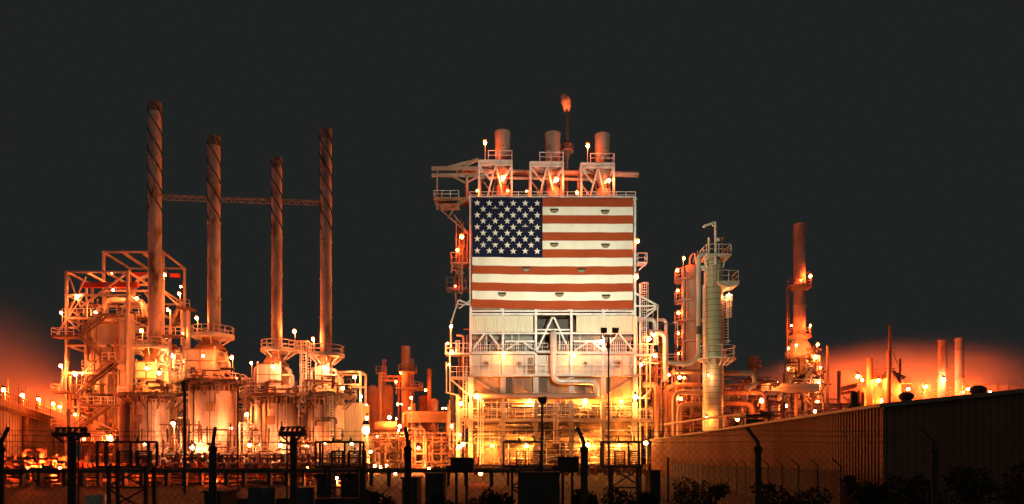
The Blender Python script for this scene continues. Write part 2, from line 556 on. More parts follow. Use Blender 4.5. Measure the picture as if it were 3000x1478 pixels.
    brackets(b, cr, Y, sr * 1.3, rr, zr - .3, 1.3, 8, .14)
    rp = b.build('ring_platform', M['paint'], t)
    MB().rail(circ(cr, Y, rr - .06, zr, 22), 1.35, .065, 1.6, 1, True).build('railing', M['rail'], rp)
    zs, ztop = zr - .1, Z(vt, Y)
    prof = [(sr, zs)]
    z = zs
    while z + 6.1 < ztop:
        z += 6.1
        prof += [(sr, z - .08), (sr + .09, z - .08), (sr + .09, z + .08), (sr, z + .08)]
    prof += [(sr, ztop), (sr - .12, ztop), (sr - .12, ztop - 1.5)]
    st = MB().lathe(sx, Y, prof, 28).build('stack', M['stack'], t)
    MB().lathe(sx, Y, [(sr + .012, ztop - 1.6), (sr + .012, ztop + .01), (sr - .13, ztop + .01)], 28).build('tip', M['soot'], st)
    if strake:
        b = MB(); zlo = ztop - (ztop - zs) * strake; pitch = 2.9 * sr * 2
        for q in range(3):
            pts, k, zz = [], 0, zlo
            vs_, n = [], int((ztop - .6 - zlo) / .35)
            for i in range(n + 1):
                zz = zlo + (ztop - .6 - zlo) * i / n
                a = 2 * PI * (q / 3.0) - (zz - zlo) / pitch / 1.6 * 2 * PI
                for rr_ in (sr - .02, sr + .14):
                    for dz in (-.11, .11):
                        vs_.append((sx + rr_ * math.cos(a), Y + rr_ * math.sin(a), zz + dz))
            fs = []
            for i in range(n):
                o = i * 4; w = o + 4
                fs += [(o, o + 2, w + 2, w), (o + 1, w + 1, w + 3, o + 3), (o + 2, o + 3, w + 3, w + 2)]
            b.add(vs_, fs)
        b.build('strake', M['dark'], st)
    b = MB(); a = R(-72)
    b.ladder((cx + rv * .55, Y - rv * .86 - .2, 1), (cx + rv * .55, Y - rv * .86 - .2, zd + 1), .5, .045)
    b.build('ladder', M['rail'], t)
    b = MB()
    x1 = cx + rv * rn.uniform(.1, .3); b.tube((x1, Y - rv - .1, .5), (x1, Y - rv - .1, zd - 1), .07, 6)
    x2 = cx - rv * .45; b.tube((x2, Y - rv * .9 - .1, .5), (x2, Y - rv * .9 - .1, zd - .5), .1, 6)
    b.build('conduit', M['dark'], t)
    return t
YH = 110
heater('furnace with the tallest striped stack, glowing yellow box, nearest the steel stair tower', YH, (454, 18, 302, 1016), (445, 49, 1018), (416, 470, 1062, 1114), (448, 92, 1160), (448, 54, 1182), 'cream', .44, 1)
heater('widest furnace, peach box under a ring platform, second stack from the stair tower', YH, (627, 17.5, 402, 985), (624, 58, 985), (564, 646, 1028, 1092), (618, 100, 1122), (626, 68, 1150), 'lag', .42, 2)
heater('furnace with the shortest of the four tall stacks and a big white box', YH, (811, 15, 465, 1025), (818, 51, 1026), (768, 832, 1070, 1128), (800, 92, 1162), (822, 55, 1186), 'lag', .37, 3)
heater('furnace with narrow white box beside the cream annex, fourth stack from the tower', YH, (955, 16.5, 380, 1040), (956, 51, 1040), (931, 967, 1073, 1127), (958, 88, 1160), (955, 52, 1190), 'lag', .45, 4)

t = thing('stack_truss', 'thin lattice truss tying the four tall furnace stacks together', 'truss', P(700, 580, YH))
tops = [(472, 573), (610, 578), (645, 581), (797, 585), (826, 587), (938, 590)]
low = [(472, 585), (610, 590), (645, 591), (797, 597), (826, 598), (938, 601)]
b = MB()
for i in (0, 2, 4):
    for q, dy in ((tops, -.3), (tops, .4), (low, .05)):
        a, c = P(*q[i], YH), P(*q[i + 1], YH); b.tube(a + Vector((0, dy, 0)), c + Vector((0, dy, 0)), .075, 5)
b.build('chord', M['paint'], t)
b = MB()
for i in (0, 2, 4):
    n = 6 if i < 4 else 4
    for k in range(n):
        a = P(*tops[i], YH).lerp(P(*tops[i + 1], YH), k / n); c = P(*low[i], YH).lerp(P(*low[i + 1], YH), (k + .5) / n)
        e = P(*tops[i], YH).lerp(P(*tops[i + 1], YH), (k + 1) / n)
        b.tube(a, c, .055, 5); b.tube(c, e, .055, 5)
b.build('lacing', M['paint'], t)

# big down duct and pipes between the heaters
t = thing('downcomer_duct', 'thick brown vertical duct bending off the deck of the leftmost furnace', 'duct', P(365, 1390, 109))
MB().pipe([P(420, 1170, 109), P(365, 1170, 109), P(365, 1396, 109)], S(14, 109), 16, 1.3).build('duct', M['orange'], t)
t = thing('white_pipe', 'bright white vertical pipe between the second and third furnaces', 'pipe', P(756, 1390, 108))
MB().pipe([P(756, 1175, 108), P(756, 1394, 108)], S(11, 108), 14).build('pipe', M['lag'], t)
MB().ring(X(756, 108), 108, S(10, 108), S(14, 108), Z(1190, 108), Z(1186, 108), 14).build('flange', M['lag'], t)
for (u0, va, Y, lab) in ((515, 1180, 108, 'dark lattice pole standing in front of the leftmost pair of furnaces'),):
    pass

# annex with the white frame
t = thing('cream_annex', 'ribbed cream metal annex behind the fourth furnace', 'annex', P(1030, 1394, 113))
def ribbed(b, x0, x1, y, z0, z1, pitch=.4, dep=.06, ydir=-1):
    n = max(1, int((x1 - x0) / pitch)); w = (x1 - x0) / n
    pts = []
    for k in range(n):
        x = x0 + k * w
        pts += [(x, 0), (x + .25 * w, 0), (x + .4 * w, dep * ydir), (x + .85 * w, dep * ydir)]
    pts.append((x1, 0))
    v = [(x, y + dy, z0) for x, dy in pts] + [(x, y + dy, z1) for x, dy in pts]
    m = len(pts)
    b.add(v, [(i, i + 1, m + i + 1, m + i) for i in range(m - 1)])
x0, x1 = X(1000, 113), X(1060, 113)
b = MB(); ribbed(b, x0, x1, 113, 0, Z(1184, 113), .35); b.box(x0 + .02, x1 - .02, 113.1, 119, 0, Z(1184, 113) - .01)
b.build('wall', M['cream'], t)
b = MB(); b.box(x0 - .1, x1 + .15, 112.8, 119.1, Z(1184, 113), Z(1181, 113)); b.build('roof', M['rail'], t)
t = thing('steel_portal', 'white square steel frame above the cream annex', 'frame', P(1055, 1180, 112))
b = MB()
for u in (986, 1056):
    for y in (112, 116): b.beam((X(u, 112), y, Z(1180, 112)), (X(u, 112), y, Z(1088, 112)), .32)
for v in (1090, 1128):
    for y in (112, 116): b.beam((X(984, 112), y, Z(v, 112)), (X(1058, 112), y, Z(v, 112)), .28)
for u in (986, 1056): b.beam((X(u, 112), 112, Z(1090, 112)), (X(u, 112), 116, Z(1090, 112)), .26)
b.build('frame', M['rail'], t)

# ladder platform between the third and fourth ring platforms
t = thing('cage_ladder', 'caged ladder with small railed landing between the third and fourth stacks', 'ladder', P(888, 1160, 109))
b = MB(); b.ladder(P(890, 1160, 109), P(890, 1003, 109), .7, .06, True); b.ladder(P(905, 1162, 110), P(905, 1022, 110), .6, .05, True)
b.build('ladder', M['rail'], t)
b = MB(); b.box(X(846, 110), X(905, 110), 109, 111.5, Z(1028, 110) - .2, Z(1028, 110))
b.rail([(X(852, 110), 109, Z(1028, 110)), (X(905, 110), 109, Z(1028, 110)), (X(905, 110), 111.5, Z(1028, 110))], 1.4, .06, 1)
b.build('landing', M['rail'], t)
for (u, v0, lab) in ((733, 1128, 'railed access tower with ladder between the second and third furnaces'), (722, 1225, 'small white railed stand low between the second and third furnaces')):
    Y = 111 if v0 < 1200 else 106
    t = thing('access_tower', lab, 'access tower', P(u, 1394, Y))
    hw = 14 if v0 < 1200 else 20
    b = MB()
    zs = [Z(v, Y) for v in ((1130, 1160, 1240, 1300) if v0 < 1200 else (1262, 1300))]
    for uu in (u - hw, u + hw):
        for y in (Y, Y + 2): b.beam((X(uu, Y), y, 0), (X(uu, Y), y, zs[0] + 1.2), .18)
    for z in zs:
        b.box(X(u - hw - 3, Y), X(u + hw + 3, Y), Y - .3, Y + 2.3, z - .15, z)
    b.build('frame', M['rail'], t)
    b = MB()
    for z in zs: b.rail([(X(u - hw - 3, Y), Y - .3, z), (X(u + hw + 3, Y), Y - .3, z)], 1.15, .05, 1)
    b.build('railing', M['rail'], t)
    MB().ladder((X(u, Y), Y - .5, 0), (X(u, Y), Y - .5, zs[0] + 1), .5, .05, v0 < 1200).build('ladder', M['rail'], t)

# ------------------------------------------------------------------ steel stair tower at the left
YA = 118
t = thing('stair_tower', 'white steel tower with zigzag stairs, red crane beam and open top frames', 'steel tower', (X(280, YA), YA, 0))
dv = Vector((-.12, 1, 0))
def frame_box(b, u0, u1, vt, Y, L, levels, w=.38, base=0):
    c = []
    for u in (u0, u1):
        for k in (0, L): c.append(Vector((X(u, Y), Y, 0)) + dv * k)
    for p in c: b.beam(p + Vector((0, 0, base)), (p.x, p.y, Z(vt, Y)), w)
    for v in levels:
        z = Z(v, Y) - w / 2
        for i, j in ((0, 2), (1, 3), (0, 1), (2, 3)):
            b.beam((c[i].x, c[i].y, z), (c[j].x, c[j].y, z), w * .8)
    return c
b = MB()
cA = frame_box(b, 195, 375, 794, YA, 9, (794, 862, 930, 1010, 1090, 1190, 1290), .4)
cB = frame_box(b, 304, 478, 736, YA + 8, 11, (736, 850, 920, 1000), .4)
b.build('frame', M['paint'], t)
b = MB()
def br(u0, v0, u1, v1, Y, w=.2, Y1=None): MB().beam(P(u0, v0, Y), P(u1, v1, Y1 or Y), w).build('brace', M['paint'], t)
br(368, 803, 238, 900, YA - .25, .3); br(200, 806, 236, 900, YA - .25, .2); br(252, 810, 200, 920, YA - .3, .2)
br(254, 845, 254, 930, YA - .1, .24); br(200, 930, 250, 858, YA - .3, .16); br(200, 905, 236, 930, YA - .3, .14)
br(197, 934, 165, 985, YA - .2, .25); br(197, 935, 232, 970, YA - .2, .22); br(378, 860, 352, 925, YA - .2, .22)
for k in (.33, .66):                 # roof beams running back, as crane rails
    a = cA[0].lerp(cA[2], k); b = MB().beam((a.x, a.y, Z(799, YA)), (a.x - 1.08, a.y + 9, Z(799, YA)), .35).build('crane_rail', M['paint'], t)
    a = cB[0].lerp(cB[2], k); b = MB().beam((a.x, a.y, Z(741, YA + 8)), (a.x - 1.3, a.y + 11, Z(741, YA + 8)), .4).build('crane_rail', M['paint'], t)
br(195, 1180, 245, 1130, YA - .2, .2); br(195, 1190, 240, 1220, YA - .2, .2); br(195, 1070, 172, 1150, YA - .2, .22)
br(240, 1100, 295, 1040, YA - .2, .2); br(235, 1215, 345, 1265, YA - .2, .18); br(195, 1200, 185, 1270, YA - .2, .2)
br(470, 850, 535, 905, YA + 8, .2); br(470, 930, 420, 850, YA + 8, .2)
for a in ((238, 836, 405, 3, .9), (384, 806, 440, 14, .8), (500, 808, 526, 14, .7)):
    MB().beam(P(a[0], a[1], YA + a[3]), P(a[2], a[1], YA + a[3]), .7, a[4]).build('crane_beam', M['red'], t)
def slab(b, u0, u1, v, Y, dep=2.4, th=.3):
    b.box(X(u0, Y), X(u1, Y), Y - dep / 2, Y + dep / 2, Z(v, Y) - th, Z(v, Y))
plats = [(163, 228, 986, 116.4, 2.2), (162, 203, 1148, 116.4, 2.2), (310, 350, 1058, 116.4, 2.2), (245, 345, 1186, 116.6, 2), (162, 200, 1252, 116.4, 2.2), (195, 300, 930, 119.5, 2.4), (296, 352, 922, 117, 2), (200, 240, 1290, 116.4, 2), (250, 345, 1080, 121, 2)]
def landings(pl_):
    for u0, u1, v, Y, dp in pl_:
        b = MB(); slab(b, u0, u1, v, Y, dp); o = b.build('landing', M['deckp'], t)
        z = Z(v, Y); b = MB(); b.rail([(X(u0, Y), Y + dp / 2, z), (X(u0, Y), Y - dp / 2, z), (X(u1, Y), Y - dp / 2, z)], 1.25, .055, 1.1); b.build('railing', M['rail'], o)
landings(plats)
for u0, v0, u1, v1 in ((228, 986, 302, 925), (228, 986, 313, 1060), (338, 1062, 258, 1122), (333, 1066, 232, 1148), (203, 1148, 252, 1188), (313, 1192, 226, 1256), (246, 1290, 300, 1350)):
    MB().stair(P(u0, v0, 115.6), P(u1, v1, 115.6), 1.0).build('stair', M['deckp'], t)
b = MB()                              # right-hand stair, ladderway and landings by the tallest stack
b.stair(P(528, 898, 122), P(488, 985, 122), 1.2)
b.build('stair', M['deckp'], t)
landings(((530, 567, 905, 122, 3), (470, 545, 985, 122, 3), (380, 440, 930, 124, 3)))
for u in (535, 552, 500): MB().tube(P(u, 910, 122), P(u, 1394, 122), .35 if u > 520 else .2, 8).build('post', M['paint'], t)

t = thing('reactor_silo', 'wide domed silo inside the white stair tower', 'silo', (X(303, 122.5), 122.5, 0))
rs_ = S(48, 122.5); zt = Z(960, 122.5)
prof = [(rs_, 0)]
for k in range(1, 10): prof += [(rs_, k * 2.6 - .03), (rs_ + .06, k * 2.6), (rs_, k * 2.6 + .03)]
prof += [(rs_, zt)] + [(rs_ * math.cos(R(a)), zt + rs_ * .75 * math.sin(R(a))) for a in range(10, 91, 10)]
MB().lathe(X(303, 122.5), 122.5, prof, 36).build('shell', M['lag'], t)
t = thing('flue_duct', 'tall pale rectangular duct rising beside the domed silo', 'duct', (X(365, 119), 119, 0))
x0, x1 = X(348, 119), X(379, 119)
MB().box(x0, x1, 118.6, 120.6, 0, Z(918, 119)).build('duct', M['lag'], t)
b = MB()
for k in range(1, 11): b.box(x0 - .06, x1 + .06, 118.53, 120.66, k * 2.7 - .08, k * 2.7 + .08)
b.build('stiffener', M['paint'], t)
t = thing('overhead_pipe', 'silvery looping pipe high inside the stair tower under the red beam', 'pipe', P(350, 930, 123))
MB().pipe([P(308, 930, 123), P(310, 880, 123), P(420, 882, 123), P(425, 930, 123)], .55, 12, 1.4).build('pipe', M['lag'], t)
MB().pipe([P(388, 880, 128), P(400, 822, 128), P(440, 805, 128)], .4, 10, 1.0).build('pipe', M['lag'], t)

# ------------------------------------------------------------------ boiler building that carries the flag
YB = 130.0
def xb(u): return X(u, YB)
def zb(v): return Z(v, YB)
bb = thing('boiler_building', 'tall open-framed boiler house with cream panels, walkways and a huge flag', 'building', (xb(1620), YB, 0))
cols = [1379, 1474, 1570, 1674, 1767, 1860]
YR = 150
b = MB()
for u in cols: b.beam((xb(u), YB, 0), (xb(u), YB, zb(585)), .42)
for u in (1379, 1860):
    for y in (140, YR): b.beam((xb(u), y, 0), (xb(u), y, zb(585)), .4)
    for v in (588, 700, 812, 916, 1033, 1100, 1228, 1296):
        b.beam((xb(u), YB, zb(v)), (xb(u), YR, zb(v)), .34)
    for (v0, v1) in ((588, 700), (700, 812), (812, 916), (1100, 1228)):
        b.beam((xb(u), YB, zb(v0)), (xb(u), 140, zb(v1)), .26); b.beam((xb(u), 140, zb(v1)), (xb(u), YR, zb(v0)), .26)
for v, w in ((586, .5), (912, .28), (921, .34), (977, .3)):
    b.beam((xb(1376), YB + .05, zb(v)), (xb(1863), YB + .05, zb(v)), w)
b.build('frame', M['rail'], bb)
b = MB(); b.box(xb(1382), xb(1857), 131, 149.5, zb(905), zb(590)); b.build('upper_wall', M['panel'], bb)
b = MB(); b.box(xb(1374), xb(1865), 129.7, 150.2, zb(586), zb(581)); b.build('roof', M['paint'], bb)
b = MB()
b.rail([(xb(1376), 129.9, zb(581)), (xb(1862), 129.9, zb(581))], 1.15, .055, 1.8)
b.tube((xb(1372), 129.75, zb(579)), (xb(1862), 129.75, zb(579)), .16, 8)
b.build('railing', M['rail'], bb)
# core walls behind the framing
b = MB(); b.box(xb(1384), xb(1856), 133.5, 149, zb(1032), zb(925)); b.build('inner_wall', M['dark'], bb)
for u0, u1 in ((1381, 1472), (1476, 1562), (1688, 1852)):
    b = MB(); ribbed(b, xb(u0), xb(u1), 129.72, zb(974), zb(926), .42, .07)
    b.box(xb(u0) + .02, xb(u1) - .02, 129.75, 129.78, zb(974) + .01, zb(926) - .01)
    b.build('cladding', M['cream'], bb)
b = MB(); b.box(xb(1853.5), xb(1866), 129.72, 131, zb(974), zb(928)); b.build('cladding', M['cream'], bb)
for ua, ub in ((1382, 1570), (1672, 1857)): MB().tube((xb(ua), 132.2, zb(986)), (xb(ub), 132.2, zb(986)), .62, 14).build('header_duct', M['flue'], bb)
for u0, u1 in ((1384, 1566), (1634, 1856)):
    b = MB(); n = int((u1 - u0) / 6.2)
    for k in range(n):
        if k % 13 == 7: continue
        u = u0 + (k + .5) * (u1 - u0) / n; b.tube((xb(u), 132.4, zb(1029)), (xb(u), 132.4, zb(993)), .13, 7)
    b.build('tube_bank', M['lag'], bb)
b = MB()
def bbr(u0, v0, u1, v1, y=YB - .02, w=.28): MB().beam((xb(u0), y, zb(v0)), (xb(u1), y, zb(v1)), w).build('brace', M['rail'], bb)
for a in ((1422, 976, 1384, 1026), (1432, 976, 1470, 1026), (1522, 1001, 1480, 1028), (1530, 1001, 1566, 1026), (1619, 930, 1574, 1026), (1623, 930, 1664, 1020),
          (1726, 1001, 1682, 1028), (1734, 1001, 1764, 1026), (1808, 980, 1772, 1026), (1814, 978, 1857, 1030),
          (1466, 905, 1474, 914), (1582, 905, 1572, 916), (1664, 905, 1674, 916), (1782, 905, 1770, 916), (1850, 911, 1860, 922)):
    bbr(*a)
for a in ((1384, 1108, 1460, 1154), (1852, 1114, 1780, 1156)): MB().beam((xb(a[0]), YB + .3, zb(a[1])), (xb(a[2]), YB + .3, zb(a[3])), .2).build('brace', M['orange'], bb)
bbr(1480, 1001, 1566, 1001, w=.34); bbr(1680, 1001, 1764, 1001, w=.34); bbr(1572, 967, 1672, 967, w=.26)
for u in (1425, 1500, 1520, 1612, 1640, 1700, 1790): bbr(u, 976, u, 1030, YB + .5, .12)
# burner floors: panels
rn = random.Random(11)
def panels(v0, v1, y, m, seams, name='wall_panel'):
    b = MB()
    b.box(xb(1382), xb(1858), y, y + 18, zb(v1), zb(v0)); o = b.build(name, m, bb)
    b = MB()
    for u in seams: b.beam((xb(u), y - .03, zb(v1) + .02), (xb(u), y - .03, zb(v0) - .02), .07)
    b.build('seam', M['rust'], o)
    return o
panels(1040, 1100, 130.55, M['pale'], (1408, 1440, 1505, 1536, 1601, 1635, 1706, 1735, 1800, 1825))
panels(1103, 1168, 130.75, M['panel'], (1410, 1443, 1507, 1538, 1580, 1604, 1638, 1702, 1736, 1800, 1826))
panels(1168, 1226, 132.3, M['panel'], (1412, 1440, 1508, 1540, 1604, 1640, 1700, 1737, 1798, 1828))
panels(1226, 1296, 132.6, M['panel'], (1405, 1430, 1508, 1538, 1602, 1640, 1704, 1735, 1800, 1830))
panels(1296, 1364, 132.3, M['panel'], (1412, 1442, 1505, 1538, 1602, 1640, 1705, 1735, 1802, 1830))
for u, v, r in ((1425, 1066, .62), (1520, 1068, .62), (1715, 1066, .45), (1812, 1066, .75), (1484, 1190, .6), (1416, 1192, .5), (1620, 1186, .75), (1694, 1192, .6), (1742, 1194, .6), (1817, 1190, .75), (1492, 1336, .5), (1696, 1330, .6), (1750, 1330, .5)):
    f = MB(); y = 130.55 if v < 1100 else 132.3
    pts = [(xb(u) + r * math.cos(a), zb(v) + r * math.sin(a)) for a in [2 * PI * k / 16 for k in range(16)]]
    f.prism(pts, y - .35, y - .005)
    o = f.build('burner', M['orange'], bb)
    q = MB(); q.box(xb(u) - .25, xb(u) + .3, y - .55, y - .36, zb(v) - .2, zb(v) + .3); q.build('burner_valve', M['dark'], o)
b = MB(); b.box(xb(1546), xb(1562), 130.44, 130.53, zb(1097), zb(1047)); dr = b.build('door', M['rust'], bb)
b = MB(); b.box(xb(1548.5), xb(1559.5), 130.38, 130.42, zb(1072), zb(1050)); b.build('door_window', M['panel'], dr)
# walkways
for v, u0, u1, y0, th in ((1033, 1382, 1566, 128.9, .5), (1033, 1634, 1858, 128.9, .5), (1100, 1379, 1872, 128.2, .35), (1228, 1352, 1905, 127.8, .5), (1296, 1340, 1896, 128.6, .22), (1360, 1365, 1875, 128.0, .5)):
    b = MB(); b.box(xb(u0), xb(u1), y0, 129.75, zb(v) - th, zb(v))
    w = b.build('walkway', M['paint'], bb)
    if v in (1100, 1228, 1033):
        b = MB(); b.rail([(xb(u0), y0 + .05, zb(v)), (xb(u1), y0 + .05, zb(v))], 1.75 if v != 1033 else 1.3, .06, 1.7, 2 if v == 1228 else 1)
        b.build('railing', M['rail'], w)
b = MB()
b.box(xb(1605), xb(1634), 128.6, 130.2, zb(1037), zb(1031)); b.box(xb(1571), xb(1605), 128.7, 130.2, zb(1037), zb(1031))
b.rail([(xb(1572), 128.7, zb(1031)), (xb(1604), 128.7, zb(1031))], 1.4, .06, 1)
b.build('walkway', M['paint'], bb)
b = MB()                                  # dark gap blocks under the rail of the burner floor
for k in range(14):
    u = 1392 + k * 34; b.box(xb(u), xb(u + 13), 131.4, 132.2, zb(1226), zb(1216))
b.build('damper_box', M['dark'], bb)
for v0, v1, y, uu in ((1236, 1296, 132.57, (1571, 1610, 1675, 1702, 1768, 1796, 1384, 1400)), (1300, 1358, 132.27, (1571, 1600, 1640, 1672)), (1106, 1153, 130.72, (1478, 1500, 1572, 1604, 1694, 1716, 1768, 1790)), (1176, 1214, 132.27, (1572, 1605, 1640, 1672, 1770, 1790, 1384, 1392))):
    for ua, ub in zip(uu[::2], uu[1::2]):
        b = MB(); b.box(xb(ua), xb(ub), y - .12, y + .05, zb(v1), zb(v0)); b.build('shade_panel', M['dark'], bb)  # dark boxes that paint the shading of the bays onto the wall
b = MB()                                  # posts and column casings of the burner floors
for u in cols:
    b.box(xb(u) - .42, xb(u) + .42, 129.6, 130.4, 0, zb(1180))
    b.box(xb(u) - .5, xb(u) + .5, 129.5, 129.7, zb(1158), zb(1106))
    b.prism([(xb(u) - .9, zb(1236)), (xb(u) + .43, zb(1236)), (xb(u) + .43, zb(1252)), (xb(u) - .43, zb(1252))], 129.3, 129.55)
b.build('column_casing', M['paint'], bb)
b = MB()
for u in (1400, 1440, 1456, 1490, 1536, 1590, 1601, 1640, 1656, 1700, 1722, 1790, 1815):
    b.tube((xb(u), 129.4, zb(1226)), (xb(u), 129.4, zb(1168)), .1, 6); b.tube((xb(u), 129.4, zb(1362)), (xb(u), 129.4, zb(1296)), .1, 6)
b.build('gas_riser', M['lag'], bb)
b = MB(); b.rail([(xb(1382), 129.2, zb(1290)), (xb(1860), 129.2, zb(1290))], 1.9, .05, 1.7, 1); b.build('railing', M['rail'], bb)
b = MB(); b.tube((xb(1400), 128.4, zb(1163)), (xb(1742), 128.4, zb(1163)), S(8.5, YB), 16); b.build('gas_main', M['orange'], bb)
b = MB(); b.pipe([(xb(1619), 132.5, zb(977)), (xb(1620), 128.3, zb(977)), (xb(1620), 128.3, zb(1121)), (xb(1744), 128.3, zb(1121)), (xb(1744), 128.4, zb(1163))], S(9, YB), 16, 1.5)
pp = b.build('elbow_pipe', M['lag'], bb)
b = MB()
for v in (1000, 1020, 1040, 1060, 1080): b.cyl(xb(1620), 128.3, S(9.8, YB), zb(v), zb(v) + .12, 16)
b.build('pipe_band', M['paint'], pp)
b = MB()
for u, v0 in ((1621, 1178), (1627, 1182), (1632, 1182), (1403, 1170), (1410, 1170), (1417, 1175)):
    b.tube((xb(u), 127.6, zb(v0)), (xb(u), 127.6, zb(1400) if u < 1500 else zb(1300)), .11, 6)
b.build('drain_pipe', M['rail'], bb)
b = MB(); b.box(xb(1362), xb(1880), 127.2, 151, 0, zb(1366)); b.build('foundation', M['conc'], bb)

# the flag hung on the front
FY = 129.2
fl = thing('flag', 'huge Stars and Stripes banner hung across the front of the boiler house', 'flag', (xb(1618), FY, zb(906)))
b = MB()
x0, x1, xc = xb(1384), xb(1852), xb(1589)
zt, zbm = zb(585.5), zb(904)
NX = 24
def wob(x, z):
    f = (x - x0) / (x1 - x0); g = (zt - z) / (zt - zbm)
    return FY - .07 * math.sin(f * 9 + g * 2) * g - .03 * math.sin(f * 40 + g * 3), z - .22 * f * (.4 + .6 * g) - .5 * g * g * math.sin(PI * f) * .5 - .04 * g * math.sin(f * 31)
hs = (zt - zbm) / 13
for k in range(13):
    b.cur = 1 if k % 2 == 0 else 0
    za, zc = zt - k * hs, zt - (k + 1) * hs
    xa = xc if k < 7 else x0
    vs_ = []
    for i in range(NX + 1):
        x = xa + (x1 - xa) * i / NX
        for z in (za, zc):
            y, zz = wob(x, z); vs_.append((x, y, zz))
    b.add(vs_, [(2 * i, 2 * i + 1, 2 * i + 3, 2 * i + 2) for i in range(NX)], True)
b.cur = 2
zc = zt - 7 * hs
vs_ = []
for i in range(13):
    for j in range(8):
        x, z = x0 + (xc - x0) * i / 12, zt + (zc - zt) * j / 7
        y, zz = wob(x, z); vs_.append((x, y, zz))
b.add(vs_, [(i * 8 + j, i * 8 + j + 1, (i + 1) * 8 + j + 1, (i + 1) * 8 + j) for i in range(12) for j in range(7)], True)
b.cur = 0
sp_ = 31.4 / 1.813; sx_ = 63.3 / 1.813
for r_ in range(9):
    n = 6 if r_ % 2 == 0 else 5
    for c in range(n):
        u = 1250 + 270 / 1.813 + c * sx_ + (0 if r_ % 2 == 0 else sx_ / 2); v = 250 + 635 / 1.813 + r_ * sp_
        x, z = xb(u), zb(v); y, z = wob(x, z)
        rs2 = S(10.2, YB)
        pts = [(x, y - .05, z)]
        for k in range(10):
            rr = rs2 if k % 2 == 0 else rs2 * .39
            a = R(90 + 36 * k); pts.append((x + rr * math.cos(a), y - .05, z + rr * math.sin(a)))
        b.add(pts, [(0, 1 + k, 1 + (k + 1) % 10) for k in range(10)])
# thickness of the cloth: a backing sheet and hems
b.cur = 0
b.box(x0, x1, FY + .1, FY + .14, zbm + .2, zt - .3)
b.build('cloth', [M['fw'], M['fr'], M['fb']], fl)
for u, v, dim in ((1623, 619, 0), (1771, 622, 0), (1623, 717, 0), (1772, 719, 0), (1541, 788, 0), (1702, 790, 0), (1471, 861, 0), (1638, 860, 0), (1774, 865, 0), (1452, 619, 1), (1453, 707, 1), (1540, 672, 1)):
    x, z = xb(u), zb(v); y, z = wob(x, z); r_ = S(12.5, YB)
    pts = [(x + r_ * math.cos(a), z + r_ * .8 * math.sin(a)) for a in [PI + PI * k / 14 for k in range(15)]] + [(x + r_ * .98, z + r_ * .25), (x - r_ * .98, z + r_ * .25)]
    o = MB().prism(pts, y - .07, y - .04).build('wind_vent', M['hole'], fl)
    pts = [(x + r_ * .95 * math.cos(a), z + r_ * .78 * math.sin(a)) for a in [PI * 1.06 + PI * .88 * k / 14 for k in range(15)]]
    f = MB()
    n = len(pts); mid = (x, z - r_ * .18)
    f.add([(px, y - .10 - .25 * max(0, (pz - z + r_ * .78)), pz) for px, pz in pts] + [(mid[0], y - .3, mid[1])], [(i, i + 1, n) for i in range(n - 1)])
    f.build('vent_flap', M['flap'] if not dim else M['fb'], o)

# rooftop flue stacks: one built, two copied
def rooftop():
    u0, Y = 1400, 134.0
    def x(u): return X(u, YB)
    t = thing('flue_stack', 'fat grey rooftop flue stack nearest the pipe gantry, above the stars of the flag', 'stack', (x(1451), Y, zb(581)), 'flue stacks on the boiler house roof')
    sx, r_ = x(1471), S(24, YB)
    prof = [(r_ * .96, zb(466)), (r_ * .96, zb(456)), (r_ * .95, zb(452)), (r_ * .95, zb(368)), (r_ * 1.0, zb(357)), (r_ * 1.02, zb(353)), (r_ * .92, zb(353)), (r_ * .88, zb(372))]
    s = MB().lathe(sx, Y + 1, prof, 30).build('chimney', M['flue'], t)
    b = MB()
    for k in range(6): b.cyl(sx, Y + 1, r_ * .965, zb(378 + k * 12), zb(378 + k * 12) + .06, 30)
    b.build('seam_band', M['flue'], s)
    b = MB()
    b.lathe(sx, Y + 1, [(r_ * 1.15, zb(466)), (r_ * 1.1, zb(476)), (r_ * .35, zb(516)), (r_ * .9, zb(520)), (r_ * .75, zb(545)), (r_ * .7, zb(560))], 20, False)
    b.lathe(sx - 1.0, Y + 1, [(0, zb(552)), (2.2, zb(556)), (3.2, zb(566)), (3.6, zb(579))], 20)
    b.build('hopper', M['orange'], t)
    b = MB(); fx0, fx1 = x(1402), x(1499)
    for yy in (Y - 2, Y + 4):
        for xx in (fx0, fx1): b.beam((xx, yy, zb(581)), (xx, yy, zb(458)), .38)
        b.beam((fx0, yy, zb(460)), (fx1, yy, zb(460)), .35, .5); b.beam((fx0, yy, zb(470)), (fx1, yy, zb(470)), .25, .3)
        m = (fx0 + fx1) / 2
        for p, q in (((m, 474), (fx0 + 1.4, 578)), ((m + .2, 474), (m + 1.7, 578)), ((fx1, 476), (m + 1.3, 520)), ((fx0, 472), (m - 1, 515)), ((m + 1.5, 560), (fx1, 548))):
            b.beam((p[0], yy, zb(p[1])), (q[0], yy, zb(q[1])), .26)
    for xx in (fx0, fx1): b.beam((xx, Y - 2, zb(460)), (xx, Y + 4, zb(460)), .34)
    b.build('support_frame', M['rail'], t)
    b = MB(); b.box(fx0 - .1, fx1 + .1, Y - 2.2, Y + 4.2, zb(457.4), zb(456)); p = b.build('platform', M['paint'], t)
    b = MB(); zz = zb(456); b.rail([(fx0 + 1.8, Y - 2.1, zz), (fx1 + .05, Y - 2.1, zz), (fx1 + .05, Y + 4.1, zz)], 1.75, .065, 1.7, 1)
    b.build('railing', M['rail'], p)
    b = MB(); b.ladder((sx - r_ * .6, Y + .1 - r_ * .5, zb(456)), (sx - r_ * .6, Y + .1 - r_ * .5, zb(420)), .6, .05, True); b.build('ladder', M['rail'], t)
    return t
fs = rooftop()
